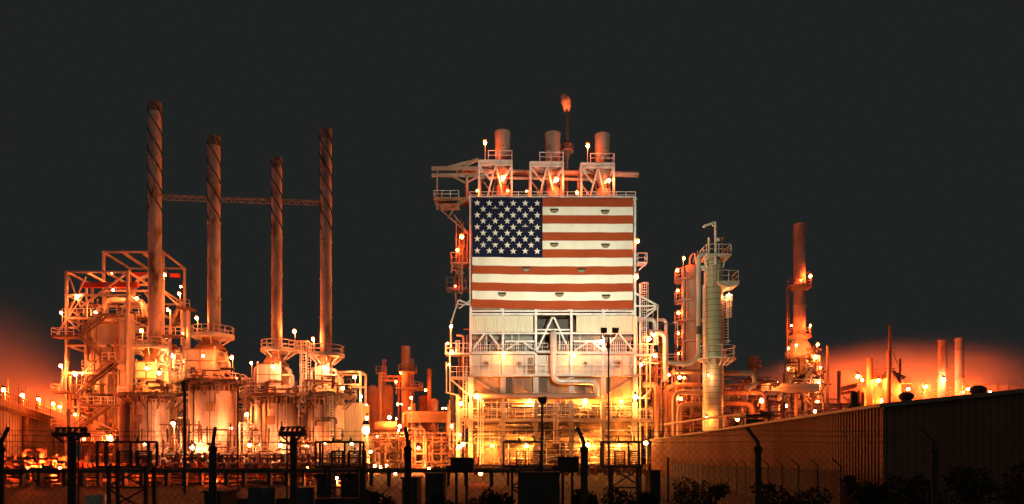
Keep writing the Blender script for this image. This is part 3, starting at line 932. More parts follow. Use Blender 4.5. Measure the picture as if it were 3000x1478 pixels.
place_copy(fs, fs.location + Vector((S(153, YB), 0, -.3)), 'fat grey rooftop flue stack beside the thin flaring vent, middle of three')
place_copy(fs, fs.location + Vector((S(304, YB), 0, -.55)), 'fat grey rooftop flue stack farthest from the gantry, above the red and white stripes')

t = thing('flare_vent', 'thin dark vent stack with a pointed tip and a small flame', 'vent stack', (X(1661, 137), 137, zb(581)))
b = MB(); xx = X(1661, 137); yz = lambda v: Z(v, 137)
b.lathe(xx, 137, [(.28, zb(581) - 1.5), (.28, yz(470)), (.6, yz(460)), (.95, yz(440)), (.95, yz(424)), (.7, yz(418)), (.42, yz(414)), (.42, yz(340)), (.38, yz(330)), (.2, yz(320)), (0, yz(317))], 18)
b.build('pipe', M['dark'], t)
b = MB(); b.ring(xx, 137, .9, 1.35, yz(446), yz(443), 16); b.rail(circ(xx, 137, 1.3, yz(443), 12), 1.0, .04, 1, 1, True); b.build('collar', M['rust'], t)
fm = bpy.data.materials.new('flame'); fm.use_nodes = True
nt = fm.node_tree; nt.nodes.remove(nt.nodes['Principled BSDF'])
e = nt.nodes.new('ShaderNodeVolumePrincipled'); e.inputs['Density'].default_value = .02; e.inputs['Emission Color'].default_value = (1, .13, .022, 1)
tq = nt.nodes.new('ShaderNodeTexCoord'); sq = nt.nodes.new('ShaderNodeSeparateXYZ'); nt.links.new(tq.outputs['Generated'], sq.inputs[0])
nq = nt.nodes.new('ShaderNodeTexNoise'); nq.inputs['Scale'].default_value = .9; nq.inputs['Detail'].default_value = 3; nt.links.new(tq.outputs['Object'], nq.inputs['Vector'])
rq = nt.nodes.new('ShaderNodeMapRange'); rq.inputs['From Min'].default_value = 1.0; rq.inputs['From Max'].default_value = .25; nt.links.new(sq.outputs['Z'], rq.inputs['Value'])
m1 = nt.nodes.new('ShaderNodeMath'); m1.operation = 'MULTIPLY'; nt.links.new(rq.outputs[0], m1.inputs[0])
r2 = nt.nodes.new('ShaderNodeMapRange'); r2.inputs['From Min'].default_value = .38; r2.inputs['From Max'].default_value = .62; nt.links.new(nq.outputs['Fac'], r2.inputs['Value']); nt.links.new(r2.outputs[0], m1.inputs[1])
m2 = nt.nodes.new('ShaderNodeMath'); m2.operation = 'MULTIPLY'; m2.inputs[1].default_value = 1.3; nt.links.new(m1.outputs[0], m2.inputs[0]); nt.links.new(m2.outputs[0], e.inputs['Emission Strength'])
nt.links.new(e.outputs[0], nt.nodes['Material Output'].inputs['Volume'])
b = MB(); vs_ = []
fl_ = [(333, 0, .02), (328, 0, .55), (318, -.03, .75), (308, -.1, .95), (298, -.2, 1.05), (288, -.4, .95), (279, -.65, .55), (274, -.8, .02)]
for v, dx, r_ in fl_:
    for k in range(14):
        a = 2 * PI * k / 14; vs_.append((xx + dx + r_ * math.cos(a), 137 + r_ * math.sin(a), yz(v)))
b.add(vs_, [(i * 14 + k, i * 14 + (k + 1) % 14, (i + 1) * 14 + (k + 1) % 14, (i + 1) * 14 + k) for i in range(len(fl_) - 1) for k in range(14)], True)
b.build('flame', fm, t)

# gantry on the upper corner and side galleries
t = thing('pipe_gantry', 'orange-lit pipe gantry overhanging the roof corner above the flag stars', 'gantry', (X(1330, 133), 133, zb(515)))
b = MB(); Yg = 131.5
for v, w in ((494, .6), (514, .55)): b.beam(P(1265, v, Yg), P(1402, v, Yg), .5, w); b.beam(P(1265, v, Yg + 4), P(1402, v, Yg + 4), .5, w)
b.beam(P(1312, 492, Yg), P(1402, 468, Yg), .4, .5); b.beam(P(1356, 492, Yg), P(1400, 470, Yg), .25)
for u in (1281, 1338, 1357): b.beam(P(u, 515, Yg), P(u, 490, Yg), .25)
b.beam(P(1362, 536, Yg), P(1328, 518, Yg), .3); b.beam(P(1370, 534, Yg), P(1396, 520, Yg), .3)
b.beam(P(1368, 515, Yg), P(1368, 581, Yg), .5); b.beam(P(1281, 515, Yg), P(1281, 615, Yg), .28)
b.build('frame', M['orange'], t)
b = MB(); b.pipe([P(1340, 512, Yg + 2), P(1368, 500, Yg + 2), P(1500, 505, Yg + 5), P(1870, 512, Yg + 5)], .55, 12, 3); b.tube(P(1400, 520, Yg + 3), P(1800, 528, Yg + 3), .3, 8)
b.build('flue_pipe', M['orange'], t)
t = thing('corner_gallery', 'dark railed gallery with stairs hanging under the pipe gantry', 'platform', P(1308, 600, 131))
b = MB(); b.box(X(1272, 131), X(1372, 131), 130, 133.5, Z(590, 131), Z(584, 131)); b.box(X(1290, 131), X(1345, 131), 130, 133, Z(606, 131), Z(602, 131))
for a in ((1275, 592, 1310, 618), (1345, 592, 1312, 640), (1330, 630, 1375, 690), (1275, 600, 1376, 690)): b.beam(P(a[0], a[1], 130.6), P(a[2], a[3], 130.6), .22)
o = b.build('landing', M['rust'], t)
b = MB()
b.rail([(X(1272, 131), 133.4, Z(584, 131)), (X(1272, 131), 130.1, Z(584, 131)), (X(1345, 131), 130.1, Z(584, 131))], 1.3, .055, 1.5)
b.build('railing', M['rail'], o)
def side_platform(name, label, u0, u1, v, Y, dep=2.4, h=1.2, extra=(), m='rail', lad=None):
    t = thing(name, label, 'platform', P((u0 + u1) / 2, v, Y))
    z = Z(v, Y)
    b = MB(); b.box(X(u0, Y), X(u1, Y), Y, Y + dep, z - .3, z)
    for a in extra: b.beam(P(a[0], a[1], Y + .15), P(a[2], a[3], Y + .15), a[4] if len(a) > 4 else .22)
    o = b.build('deck', M['paint'] if m == 'rail' else M[m], t)
    b = MB(); b.rail([(X(u0, Y) + .05, Y + dep - .05, z), (X(u0, Y) + .05, Y + .05, z), (X(u1, Y) - .05, Y + .05, z), (X(u1, Y) - .05, Y + dep - .05, z)], h, .055, 1.1, 1)
    b.build('railing', M[m], o)
    if lad:
        b = MB(); b.ladder(P(lad[0], lad[1], Y - .1), P(lad[0], lad[2], Y - .1), .6, .05, True); b.build('ladder', M[m], t)
    return t
side_platform('side_platform', 'dark railed platform left of the flag, just under its lower lamp', 1320, 1376, 768, 130.5, 3, 1.8, ((1322, 790, 1360, 800), (1325, 770, 1322, 800)), 'rust', (1350, 860, 720))
side_platform('side_platform', 'dark railed platform left of the flag beside the dim red light', 1306, 1372, 842, 130.5, 3, 1.9, ((1309, 845, 1345, 850),), 'dark')
side_platform('side_platform', 'bright railed platform left of the tube banks with twin lamps', 1304, 1375, 1034, 129.5, 3, 1.8, ((1320, 950, 1320, 1034, .16), (1343, 880, 1320, 950, .25), (1345, 880, 1378, 893, .25), (1343, 892, 1376, 893, .2), (1345, 905, 1378, 880, .2)), 'rail', (1341, 1034, 1000))
side_platform('side_platform', 'railed platform with open tower legs left of the balcony rail', 1316, 1380, 1104, 129.2, 3, 1.9, ((1308, 1062, 1308, 1150, .2), (1318, 1110, 1376, 1160, .3), (1306, 1150, 1340, 1158, .25), (1340, 1158, 1340, 1390, .5), (1318, 1040, 1318, 1150, .2)), 'rail', (1362, 1225, 1075))
side_platform('side_platform', 'small white railed box platform at the burner floor corner, left of the building', 1352, 1378, 1229, 127.5, 2.6, 1.9, ((1338, 1200, 1338, 1252, .2), (1338, 1250, 1372, 1240, .2)), 'rail')
side_platform('side_platform', 'little railed balcony high on the right edge of the flag', 1868, 1896, 768, 130.2, 2, 1.7, ((1894, 772, 1872, 792), (1896, 768, 1896, 742, .12)), 'rail')
side_platform('side_platform', 'grey platform right of the tube banks near the big pipe elbow', 1862, 1915, 1038, 129.4, 2.4, 1.9, ((1905, 1038, 1905, 1140, .25), (1870, 1060, 1930, 1066, .2)), 'rail')
side_platform('side_platform', 'bright box platform on the right end of the burner floor', 1872, 1912, 1232, 127.6, 2.4, 1.9, ((1893, 1166, 1893, 1236, .3), (1862, 1166, 1905, 1168, .25), (1908, 1140, 1885, 1165, .3)), 'rail')
t = thing('caged_ladder', 'tall caged ladder tower on the right side of the flag', 'ladder', P(1885, 1394, 131))
b = MB(); b.ladder(P(1888, 1070, 130.4), P(1888, 832, 130.4), .9, .06, True); b.beam(P(1875, 1394, 131), P(1875, 832, 131), .3); b.beam(P(1894, 1394, 131), P(1894, 940, 131), .2)
b.build('ladder', M['rail'], t)
t = thing('davit_bracket', 'pale triangular steel bracket jutting right below the flag', 'bracket', P(1895, 898, 130))
b = MB()
for a in ((1862, 860, 1928, 897), (1864, 897, 1930, 897), (1928, 900, 1885, 935), (1930, 898, 1895, 912)): b.beam(P(a[0], a[1], 129.8), P(a[2], a[3], 129.8), .3)
b.tube(P(1927, 900, 129.8), P(1927, 1010, 129.8), .1, 6); b.build('arm', M['rail'], t)

# pipework right of the building
def pipe_thing(label, pts, rpx, m='lag', cat='pipe', name='bent_pipe', fil=None, bands=0):
    Y = pts[0][2]
    t = thing(name, label, cat, P(*pts[-1]))
    q = [P(*p) for p in pts]
    MB().pipe(q, S(rpx, Y), 14, fil).build('pipe', M[m], t)
    b = MB()
    for p in (q[0], q[-1]):
        dd = ((q[1] - q[0]) if p is q[0] else (q[-1] - q[-2])).normalized()
        b.tube(p - dd * .08, p + dd * .08, S(rpx, Y) * 1.35, 14)
    b.build('flange', M[m], t)
    return t
pipe_thing('thin silvery pipe elbow beside the caged ladder right of the flag', [(1868, 936, 131), (1920, 936, 131), (1920, 1010, 131)], 6)
pipe_thing('short silvery pipe elbow outermost right of the cream cladding', [(1926, 938, 133), (1951, 938, 133), (1951, 985, 133)], 5)
pipe_thing('biggest silvery pipe bend right of the boiler house, above the twin bright lamps', [(1905, 976, 129), (1950, 976, 129), (1950, 1118, 129)], 8)
pipe_thing('pair-side upright pipe standing right of the lower burner floors', [(1925, 1394, 129), (1925, 1128, 129), (1890, 1128, 131)], 8, 'orange')
pipe_thing('shaded upright pipe beside the dark gap left of the banded column', [(1950, 1394, 130), (1950, 1140, 130), (1975, 1132, 131)], 8, 'orange')
pipe_thing('dark upright pipe next to the small lamp right of the building', [(1966, 1394, 132), (1966, 1150, 132), (1990, 1140, 134)], 6, 'rust')

# ------------------------------------------------------------------ flag floodlight pole and the other poles in front
def spot(t, loc, target, watts, angle, blend, c):
    l = bpy.data.lights.new('flood_beam', 'SPOT')
    l.energy = watts; l.spot_size = R(angle); l.spot_blend = blend; l.color = c; l.shadow_soft_size = .5
    o = bpy.data.objects.new('flood_beam', l); col.objects.link(o)
    o.parent = t; o.location = Vector(loc) - t.location
    o.rotation_euler = (Vector(target) - Vector(loc)).to_track_quat('-Z', 'Y').to_euler()
YP = 92
t = thing('floodlight_pole', 'tall pole with two dark floodlights facing the flag', 'floodlight pole', (X(1783, YP), YP, 0))
b = MB(); b.tube((X(1783, YP), YP, 0), (X(1783, YP), YP, Z(990, YP)), .16, 8, .1); b.build('pole', M['dark'], t)
b = MB(); b.beam(P(1768, 987, YP), P(1802, 987, YP), .12); b.beam(P(1768, 987, YP), P(1768, 976, YP), .1); b.beam(P(1802, 987, YP), P(1802, 976, YP), .1); b.beam(P(1770, 983, YP), P(1800, 983, YP), .08); b.build('crossarm', M['dark'], t)
b = MB(); b.tube(P(1782, 1020, YP - .1), P(1782, 1002, YP - .1), .33, 8, .2); b.build('ballast_box', M['dark'], t)
for u in (1769, 1802):
    p = P(u, 969, YP); b = MB()
    sgn = -1 if u < 1780 else 1
    b.prism([(p.x - .42 , p.z + .36), (p.x + .42 + (.1 if sgn > 0 else 0), p.z + .3), (p.x + .36, p.z - .34), (p.x - .36, p.z - .34)], p.y - .3, p.y + .25)
    o = b.build('floodlight', M['dark'], t)
    b = MB(); b.box(p.x - .33, p.x + .33, p.y + .26, p.y + .3, p.z - .28, p.z + .27); b.build('lens', glow('flood_lens', (.9, 1, .7), 30), o)
FLOOD = 1.0
spot(t, P(1769, 969, YP) + Vector((0, .5, 0)), (xb(1610), YB, zb(700)), 96000 * FLOOD, 100, 1.0, (.95, 1, .78))
spot(t, P(1802, 969, YP) + Vector((0, .5, 0)), (X(2090, 118), 118, Z(900, 118)), 15000 * FLOOD, 58, .5, (.84, 1, .52))

# ------------------------------------------------------------------ banded column with crane davit
Y1 = 118
def x1_(u): return X(u, Y1)
def z1_(v): return Z(v, Y1)
t = thing('banded_column', 'pale banded column with white railed platforms and a crane davit on top', 'column', (x1_(2090), Y1, 0))
rc = S(27.5, Y1); cx = x1_(2090)
b = MB(); b.lathe(cx, Y1, [(rc, 0), (rc, z1_(832)), (rc * .97, z1_(829)), (rc * .97, z1_(772)), (rc * .7, z1_(762)), (0, z1_(760))], 40)
sh = b.build('shell', M['colm'], t)
b = MB()
for k in range(int(z1_(775) / 1.0)):
    z = 1 + k * 1.0
    rr = rc if z < z1_(832) else rc * .97
    b.lathe(cx, Y1, [(rr - .01, z - .035), (rr + .025, z - .03), (rr + .025, z + .03), (rr - .01, z + .035)], 40)
b.build('insulation_band', M['dark'], sh)
b = MB(); b.box(x1_(2060), x1_(2132), Y1 - 2.2, Y1 + 2, z1_(760), z1_(754)); 
for u in (2066, 2124): b.beam(P(u, 760, Y1 - 1.8), P(u + (5 if u < 2090 else -6), 785, Y1 - 1.5), .2)
o = b.build('top_platform', M['rail'], t)
b = MB(); z = z1_(754); b.rail([(x1_(2060), Y1 + 1.9, z), (x1_(2060), Y1 - 2.1, z), (x1_(2131), Y1 - 2.1, z), (x1_(2131), Y1 + 1.9, z)], 1.6, .07, 1.6, 1); b.build('railing', M['rail'], o)
b = MB(); z = z1_(836)
b.prism([(x1_(2090), z + .1), (x1_(2152), z + .1), (x1_(2150), z - .55), (x1_(2120), z - 1.0), (x1_(2094), z - .35)], Y1 - 2.6, Y1 + 1)
o = b.build('side_platform', M['rail'], t)
b = MB(); z += .1; b.rail([(x1_(2091), Y1 - 2.5, z), (x1_(2122), Y1 - 2.5, z), (x1_(2151), Y1 - 2.2, z), (x1_(2151), Y1 + .9, z)], 1.8, .07, 1.6, 1); b.build('railing', M['rail'], o)
b = MB(); z = z1_(1052); b.ring(cx + .5, Y1, rc * .98, rc + 1.6, z - .28, z, 18)
for k in range(7):
    a = R(-160 + k * 24); b.beam((cx + .5 + math.cos(a) * rc, Y1 + math.sin(a) * rc, z - 1.3), (cx + .5 + math.cos(a) * (rc + 1.4), Y1 + math.sin(a) * (rc + 1.4), z - .3), .22)
o = b.build('lower_platform', M['rail'], t)
b = MB(); b.rail(circ(cx + .5, Y1, rc + 1.55, z, 16), 2.0, .07, 1.6, 1, True); b.build('railing', M['rail'], o)
b = MB(); b.pipe([P(2061, 666, Y1 - 1.7), P(2064, 662, Y1 - 1.7), P(2096, 651, Y1 - 1.7), P(2097, 775, Y1 - 1.7)], .22, 8, .15); b.beam(P(2084, 655, Y1 - 1.7), P(2096, 668, Y1 - 1.7), .2)
b.lathe(x1_(2096), Y1 - 1.7, [(0, z1_(718)), (.35, z1_(714)), (.35, z1_(708)), (0, z1_(705))], 10)
b.build('crane_davit', M['rail'], t)
b = MB(); b.tube(P(2077, 757, Y1), P(2077, 697, Y1), .2, 10); b.tube(P(2116, 757, Y1), P(2116, 700, Y1), .07, 6); b.lathe(x1_(2116), Y1, [(0, z1_(702)), (.2, z1_(700)), (.2, z1_(697)), (0, z1_(696))], 8); b.build('vent_pipe', M['cream'], t)
b = MB(); b.pipe([P(2072, 746, Y1), P(2047, 746, Y1 - .4), P(2047, 1046, Y1 - .4), P(2020, 1070, Y1 - .4), P(1960, 1063, Y1)], S(6.5, Y1), 14, 1.2)
o = b.build('overhead_line', M['lag'], t)
b = MB(); b.tube(P(2047, 980, Y1 - .4), P(2047, 957, Y1 - .4), S(7.4, Y1), 12); b.build('dark_joint', M['dark'], o)
b = MB(); b.prism([(x1_(2047), z1_(782)), (x1_(2063), z1_(782)), (x1_(2063), z1_(793)), (x1_(2056), z1_(793))], Y1 - .6, Y1 + .2); b.build('pipe_bracket', M['rail'], t)
b = MB(); b.ladder(P(2127, 1005, Y1), P(2127, 870, Y1), .75, .06, False); b.ladder(P(2134, 930, Y1), P(2134, 866, Y1), .7, .06, True); b.ladder(P(2091, 836, Y1 - 2), P(2091, 782, Y1 - 2), .5, .05)
for v in (1000, 930, 880): b.beam(P(2117, v, Y1), P(2140, v, Y1), .12)
b.build('ladder', M['rail'], t)
b = MB(); b.tube(P(2060, 1270, Y1 - .9), P(2060, 836, Y1 - .9), .09, 6); b.tube(P(2066, 1270, Y1 - 1.2), P(2066, 840, Y1 - 1.2), .07, 6); b.build('conduit', M['rail'], t)

# orange column with lamp galleries behind it
Y2 = 142
t = thing('lamp_column', 'orange column with half-round lamp galleries stacked up one side', 'column', (X(2022, Y2), Y2, 0))
cx, rc = X(2024, Y2), S(27, Y2)
b = MB(); b.lathe(cx, Y2, [(rc, 0), (rc, Z(800, Y2)), (rc * .93, Z(790, Y2)), (rc * .6, Z(780, Y2)), (0, Z(777, Y2))], 32)
b.build('shell', M['orange'], t)
b = MB(); b.tube(P(2003, 1394, Y2 - 1.6), P(2003, 782, Y2 - 1.6), .42, 10); b.tube(P(2013, 1394, Y2 - 2.2), P(2013, 800, Y2 - 2.2), .16, 8); b.build('riser', M['orange'], t)
b = MB(); b.pipe([P(2020, 785, Y2), P(2022, 752, Y2), P(2036, 740, Y2), P(2040, 785, Y2)], .2, 8, .8); b.pipe([P(2028, 785, Y2 + 1), P(2034, 755, Y2 + 1), P(2044, 742, Y2 + 1), P(2044, 735, Y2 + 1)], .18, 8, .5); b.build('top_loop_pipe', M['orange'], t)
for v, a0, a1 in ((822, 130, 260), (884, 140, 260), (943, 120, 330), (1002, 120, 335), (1062, 130, 280)):
    z = Z(v, Y2); b = MB(); b.ring(cx, Y2, rc, rc + 1.45, z - .3, z, 14, R(a0), R(a1)); o = b.build('gallery', M['orange'], t)
    b = MB(); b.rail(circ(cx, Y2, rc + 1.4, z, 12, R(a0), R(min(a1, 250)))[:], 2.0, .06, .9, 2); b.build('railing', M['orange'], o)

# tall chimney with two galleries and its flared base
Y3 = 152
cx = X(2342, Y3)
t = thing('chimney', 'tall lone chimney with two lamp galleries and a flared base, right of the banded column', 'chimney', (cx, Y3, 0))
q = lambda v: Z(v, Y3)
r_ = S(16.6, Y3)
b = MB(); b.lathe(cx, Y3, [(S(36, Y3), q(1046)), (S(35, Y3), q(1030)), (S(30, Y3), q(1012)), (S(22, Y3), q(1000)), (r_ * 1.12, q(985)), (r_ * 1.1, q(985)), (r_ * 1.03, q(900)), (r_ * 1.1, q(899)), (r_ * 1.1, q(895)), (r_ * 1.02, q(894)), (r_, q(684)), (r_ * 1.06, q(683)), (r_ * 1.06, q(680)), (r_, q(679)), (r_, q(664)), (r_ * 1.05, q(661)), (r_ * 1.05, q(658)), (r_ * .9, q(658)), (r_ * .85, q(680))], 32)
b.build('shaft', M['palestack'], t)
for v, ro in ((838, 34), (984, 33)):
    z = q(v); b = MB(); b.ring(cx, Y3, r_, S(ro, Y3), z - .4, z, 20); b.lathe(cx, Y3, [(r_, z - 1.2), (S(ro, Y3), z - .41)], 20, False); o = b.build('gallery', M['palestack'], t)
    b = MB(); b.rail(circ(cx, Y3, S(ro, Y3) - .06, z, 16), 1.3, .06, 1.2, 1, True); b.build('railing', M['orange'], o)
b = MB(); b.ladder(P(2309, 1045, Y3), P(2309, 840, Y3), .6, .06); b.tube(P(2306, 1045, Y3), P(2306, 846, Y3), .16, 8); b.build('ladder', M['orange'], t)
b = MB(); b.cyl(cx, Y3, S(30, Y3), q(1130), q(1046.2), 28); b.ring(cx, Y3, S(30, Y3), S(41, Y3), q(1052), q(1048), 18); b.build('base_drum', M['panel'], t)
b = MB(); b.rail(circ(cx, Y3, S(40, Y3), q(1048), 16), 1.3, .06, 1.2, 1, True); b.build('railing', M['rail'], t)
t = thing('process_tower', 'cluttered bright steel process tower under the lone chimney', 'process tower', (X(2350, 150), 150, 0))
b = MB()
for u in (2308, 2345, 2362, 2400):
    for y in (146, 152): b.beam((X(u, 150), y, 0), (X(u, 150), y, Z(1022 if u > 2350 else 1090, 150)), .4)
for v in (1093, 1130, 1170, 1210):
    for y in (146, 152): b.beam(P(2300, v, y), P(2408, v, y), .4, .5)
b.box(X(2300, 150), X(2408, 150), 146.5, 151.5, Z(1095, 150), Z(1093, 150)); b.box(X(2300, 150), X(2416, 150), 146.5, 151.5, Z(1132, 150), Z(1130, 150))
for a in ((2310, 1125, 2345, 1095), (2362, 1125, 2400, 1050), (2345, 1205, 2310, 1172), (2345, 1170, 2400, 1205)): b.beam(P(a[0], a[1], 145.8), P(a[2], a[3], 145.8), .28)
b.beam(P(2362, 1024, 146), P(2405, 1024, 146), .35); b.beam(P(2402, 1047, 146), P(2402, 1200, 146), .3)
b.build('frame', M['panel'], t)
b = MB(); b.cyl(X(2385, 150), 150, S(13, 150), 0, Z(1060, 150), 20); b.cyl(X(2322, 150), 149, S(12, 150), 0, Z(1100, 150), 20); b.build('vessel', M['lag'], t)
b = MB()
rn = random.Random(5)
for k in range(14):
    u0, v0 = rn.uniform(2312, 2400), rn.uniform(1060, 1200); y = rn.uniform(145, 147)
    pts = [P(u0, v0, y), P(u0 + rn.uniform(-22, 22), v0 + rn.uniform(-4, 4), y), P(u0 + rn.uniform(-22, 22), v0 + rn.uniform(15, 40), y)]
    b.pipe(pts, rn.uniform(.12, .3), 8, .5)
b.build('pipework', M['lag'], t)
b = MB()
for v, u0, u1 in ((1093, 2285, 2345), (1130, 2300, 2412), (1060, 2362, 2402), (1170, 2380, 2416)): b.rail([P(u0, v, 145.6), P(u1, v, 145.6)], 1.3, .06, 1.1)
b.build('railing', M['rail'], t)
t = thing('duct_bridge', 'cream box duct running level in front of the lone chimney', 'duct', P(2310, 1140, 140))
b = MB(); b.box(X(2216, 140), X(2392, 140), 138.5, 141, Z(1150, 140), Z(1127, 140)); b.build('duct', M['cream'], t)
b = MB()
for u in (2235, 2278, 2330, 2380): b.beam((X(u, 140), 139.6, 0), (X(u, 140), 139.6, Z(1150, 140) - .01), .5)
b.box(X(2216, 140), X(2392, 140), 138.4, 138.48, Z(1139.5, 140), Z(1138, 140)); b.build('support', M['orange'], t)
pipe_thing('dark U-bend pipe right of the banded column', [(2118, 1094, 122), (2205, 1094, 122), (2212, 1110, 122), (2212, 1128, 122), (2190, 1140, 122)], 8, 'flue', fil=1.0)
pipe_thing('thick level pipe ending in an elbow under the U-bend', [(2118, 1150, 123), (2236, 1150, 123), (2236, 1200, 123)], 8, 'rust')
pipe_thing('lower level pipe turning down left of the dark box', [(2118, 1184, 124), (2202, 1184, 124), (2202, 1230, 124)], 8, 'rust')
pipe_thing('upper level dark pipe between the two columns', [(1975, 1090, 126), (2062, 1090, 126)], 7, 'flue')
pipe_thing('thin level brown pipe between the two columns, second from top', [(1975, 1128, 126), (2062, 1128, 126)], 6, 'rust')
pipe_thing('outer pipe bend at the foot of the banded column', [(2062, 1150, 124), (1976, 1150, 124), (1976, 1394, 124)], 8, 'orange')
pipe_thing('inner pipe bend at the foot of the banded column, nested below the outer', [(2062, 1186, 122), (1990, 1186, 122), (1990, 1394, 122)], 8, 'orange')

# ------------------------------------------------------------------ middle plant between the furnaces and the boiler house
def column_thing(label, u, hpx, v, Y, m='orange', plat=(), name='column', cat='column', dome=.5, cap=False, strake=False):
    cx, r_ = X(u, Y), S(hpx, Y)
    t = thing(name, label, cat, (cx, Y, 0))
    z = Z(v, Y)
    prof = [(r_, 0), (r_, z - r_ * dome)]
    if dome: prof += [(r_ * math.cos(R(a)), z - r_ * dome + r_ * dome * math.sin(R(a))) for a in range(15, 91, 15)]
    else: prof += [(r_, z), (r_ * .88, z), (r_ * .88, z - 1)]
    k = 4.0
    b = MB().lathe(cx, Y, prof, 28)
    while k < z - r_:
        b.ring(cx, Y, r_, r_ + .06, k, k + .1, 28); k += 4.0
    if strake:
        zz, i = z - 1, 0
        pts = [(cx + (r_ + .05) * math.cos(a), Y + (r_ + .05) * math.sin(a), z - 5.5 + .22 * j) for j, a in enumerate([-.35 * j for j in range(24)])]
        b.path(pts, .09, 5)
    b.build('shell', M[m], t)
    for pv, ru in plat:
        zz = Z(pv, Y); b = MB(); b.ring(cx, Y, r_ * .98, r_ + ru, zz - .3, zz, 16, R(-120), R(60)); o = b.build('platform', M[m], t)
        b = MB(); b.rail(circ(cx, Y, r_ + ru - .05, zz, 10, R(-120), R(60)), 1.4, .06, 1.0); b.build('railing', M[m], o)
    if plat:
        b = MB(); a = cx + r_ + .5; b.ladder((a, Y - .3, 1), (a, Y - .3, Z(plat[0][0], Y) + 3), .6, .06, True); b.build('ladder', M[m], t)
    return t
column_thing('tall plain orange column in the gap left of the boiler house', 1189, 13.5, 1014, 165, 'orange', ((1090, 1.6), (1140, 3.0)), dome=.15)
column_thing('short striped orange stack beside the dark gap left of the boiler house', 1258, 6.5, 1081, 172, 'orange', dome=0, name='stack', cat='stack', strake=True)
column_thing('slim orange pipe stack standing between two domed tanks', 1114, 6.5, 1088, 160, 'orange', ((1094, 1.0),), dome=.2, name='stack', cat='stack')
column_thing('round-topped orange tank left of the slim pipe stack', 1092, 16, 1128, 172, 'orange', name='domed_tank', cat='tank', dome=.9)
column_thing('round-topped orange tank right of the slim pipe stack', 1137, 15, 1126, 174, 'orange', name='domed_tank', cat='tank', dome=.9)
column_thing('small domed orange tank near the two tiny lamps left of the boiler house', 1273, 12, 1168, 168, 'orange', name='domed_tank', cat='tank', dome=.8)
column_thing('squat dark vessel between the plain orange column and the striped stack', 1240, 14, 1158, 175, 'rust', name='vessel', cat='vessel', dome=.3)
column_thing('tiny round-topped drum right against the plain orange column', 1210, 9, 1180, 160, 'orange', name='drum', cat='drum', dome=.8)
t = thing('pipe_bridge', 'high steel bridge joining the slim stack to the plain orange column', 'bridge', P(1150, 1110, 166))
b = MB()
for v in (1104, 1116): b.beam(P(1120, v, 166), P(1178, v, 166), .5)
for u in (1128, 1146, 1164): b.beam(P(u, 1104, 166), P(u + 14, 1116, 166), .25)
b.beam(P(1168, 1104, 166), P(1168, 1390, 166), .4); b.build('frame', M['rust'], t)

def rack(label, u0, u1, Y, dep, levels, nb, seed, m='orange', pm=('orange', 'lag', 'rust', 'paint'), npipe=4, rmax=.34, name='pipe_rack', vert=4, rails=True):
    rn = random.Random(seed)
    t = thing(name, label, 'pipe rack', (X((u0 + u1) / 2, Y), Y, 0))
    x0, x1 = X(u0, Y), X(u1, Y)
    zs = [Z(v, Y) for v in levels]
    b = MB()
    for k in range(nb + 1):
        x = x0 + (x1 - x0) * k / nb
        for y in (Y, Y + dep): b.beam((x, y, 0), (x, y, zs[0] + .6), .34)
        for z in zs: b.beam((x, Y, z), (x, Y + dep, z), .28)
    for z in zs:
        for y in (Y, Y + dep): b.beam((x0, y, z - .3), (x1, y, z - .3), .24, .32)
    for k in range(0, nb, 2):
        xa, xb_ = x0 + (x1 - x0) * k / nb, x0 + (x1 - x0) * (k + 1) / nb
        for za, zc in zip(zs, zs[1:] + [0.2]): b.beam((xa, Y - .2, zc), (xb_, Y - .2, za - .4), .16)
    b.build('frame', M[m], t)
    for z in zs:
        for k in range(npipe):
            r_ = rn.uniform(.12, rmax); y = Y + .4 + (dep - .8) * k / max(1, npipe - 1)
            pts = [(x0 - rn.uniform(-.5, 1.5), y, z + r_ + .1), (x1 + rn.uniform(-.5, 1.5), y, z + r_ + .1)]
            if rn.random() < .4:
                xe = rn.uniform(x0 + 2, x1 - 1); pts = [pts[0], (xe, y, z + r_ + .1), (xe, y, z + r_ + .1 + rn.choice((-1.6, 1.4)))]
            elif rn.random() < .4:
                xe = rn.uniform(x0 + 1, x1 - 4); zz = z + r_ + .1
                pts = [pts[0], (xe, y, zz), (xe, y, zz + 1.1), (xe + 2.4, y, zz + 1.1), (xe + 2.4, y, zz), pts[1]]
            MB().pipe(pts, r_, 9, .6).build('pipe', M[rn.choice(pm)], t)
    for k in range(vert):
        x = rn.uniform(x0, x1); r_ = rn.uniform(.1, .26)
        MB().tube((x, Y - .5, 0), (x, Y - .5, zs[rn.randrange(len(zs))] + rn.uniform(0, 1)), r_, 8).build('riser', M[rn.choice(pm)], t)
    if rails:
        b = MB(); b.rail([(x0, Y - .35, zs[0] + .3), (x1, Y - .35, zs[0] + .3)], 1.1, .055, 1.6); b.build('railing', M['rail'], t)
    return t
rack('orange pipe rack stacked low in front of the two domed tanks', 1070, 1185, 140, 7, (1290, 1322, 1356), 5, 1)
rack('wide orange pipe rack filling the gap left of the boiler house', 1190, 1345, 138, 8, (1290, 1325, 1358), 6, 2, npipe=5)
t = thing('air_cooler', 'slatted orange cooler box on legs left of the boiler house', 'cooler', P(1250, 1240, 150))
b = MB(); Y = 150
for k in range(6): b.box(X(1192, Y), X(1310, Y), Y - .1 - (k % 2) * .15, Y + 6, Z(1238 - k * 4.6, Y), Z(1234.6 - k * 4.6, Y))
b.build('slat_casing', M['orange'], t)
b = MB()
for u in (1192, 1230, 1270, 1308): b.beam((X(u, Y), Y, 0), (X(u, Y), Y, Z(1239, Y)), .35); b.beam((X(u, Y), Y + 6, 0), (X(u, Y), Y + 6, Z(1239, Y)), .35)
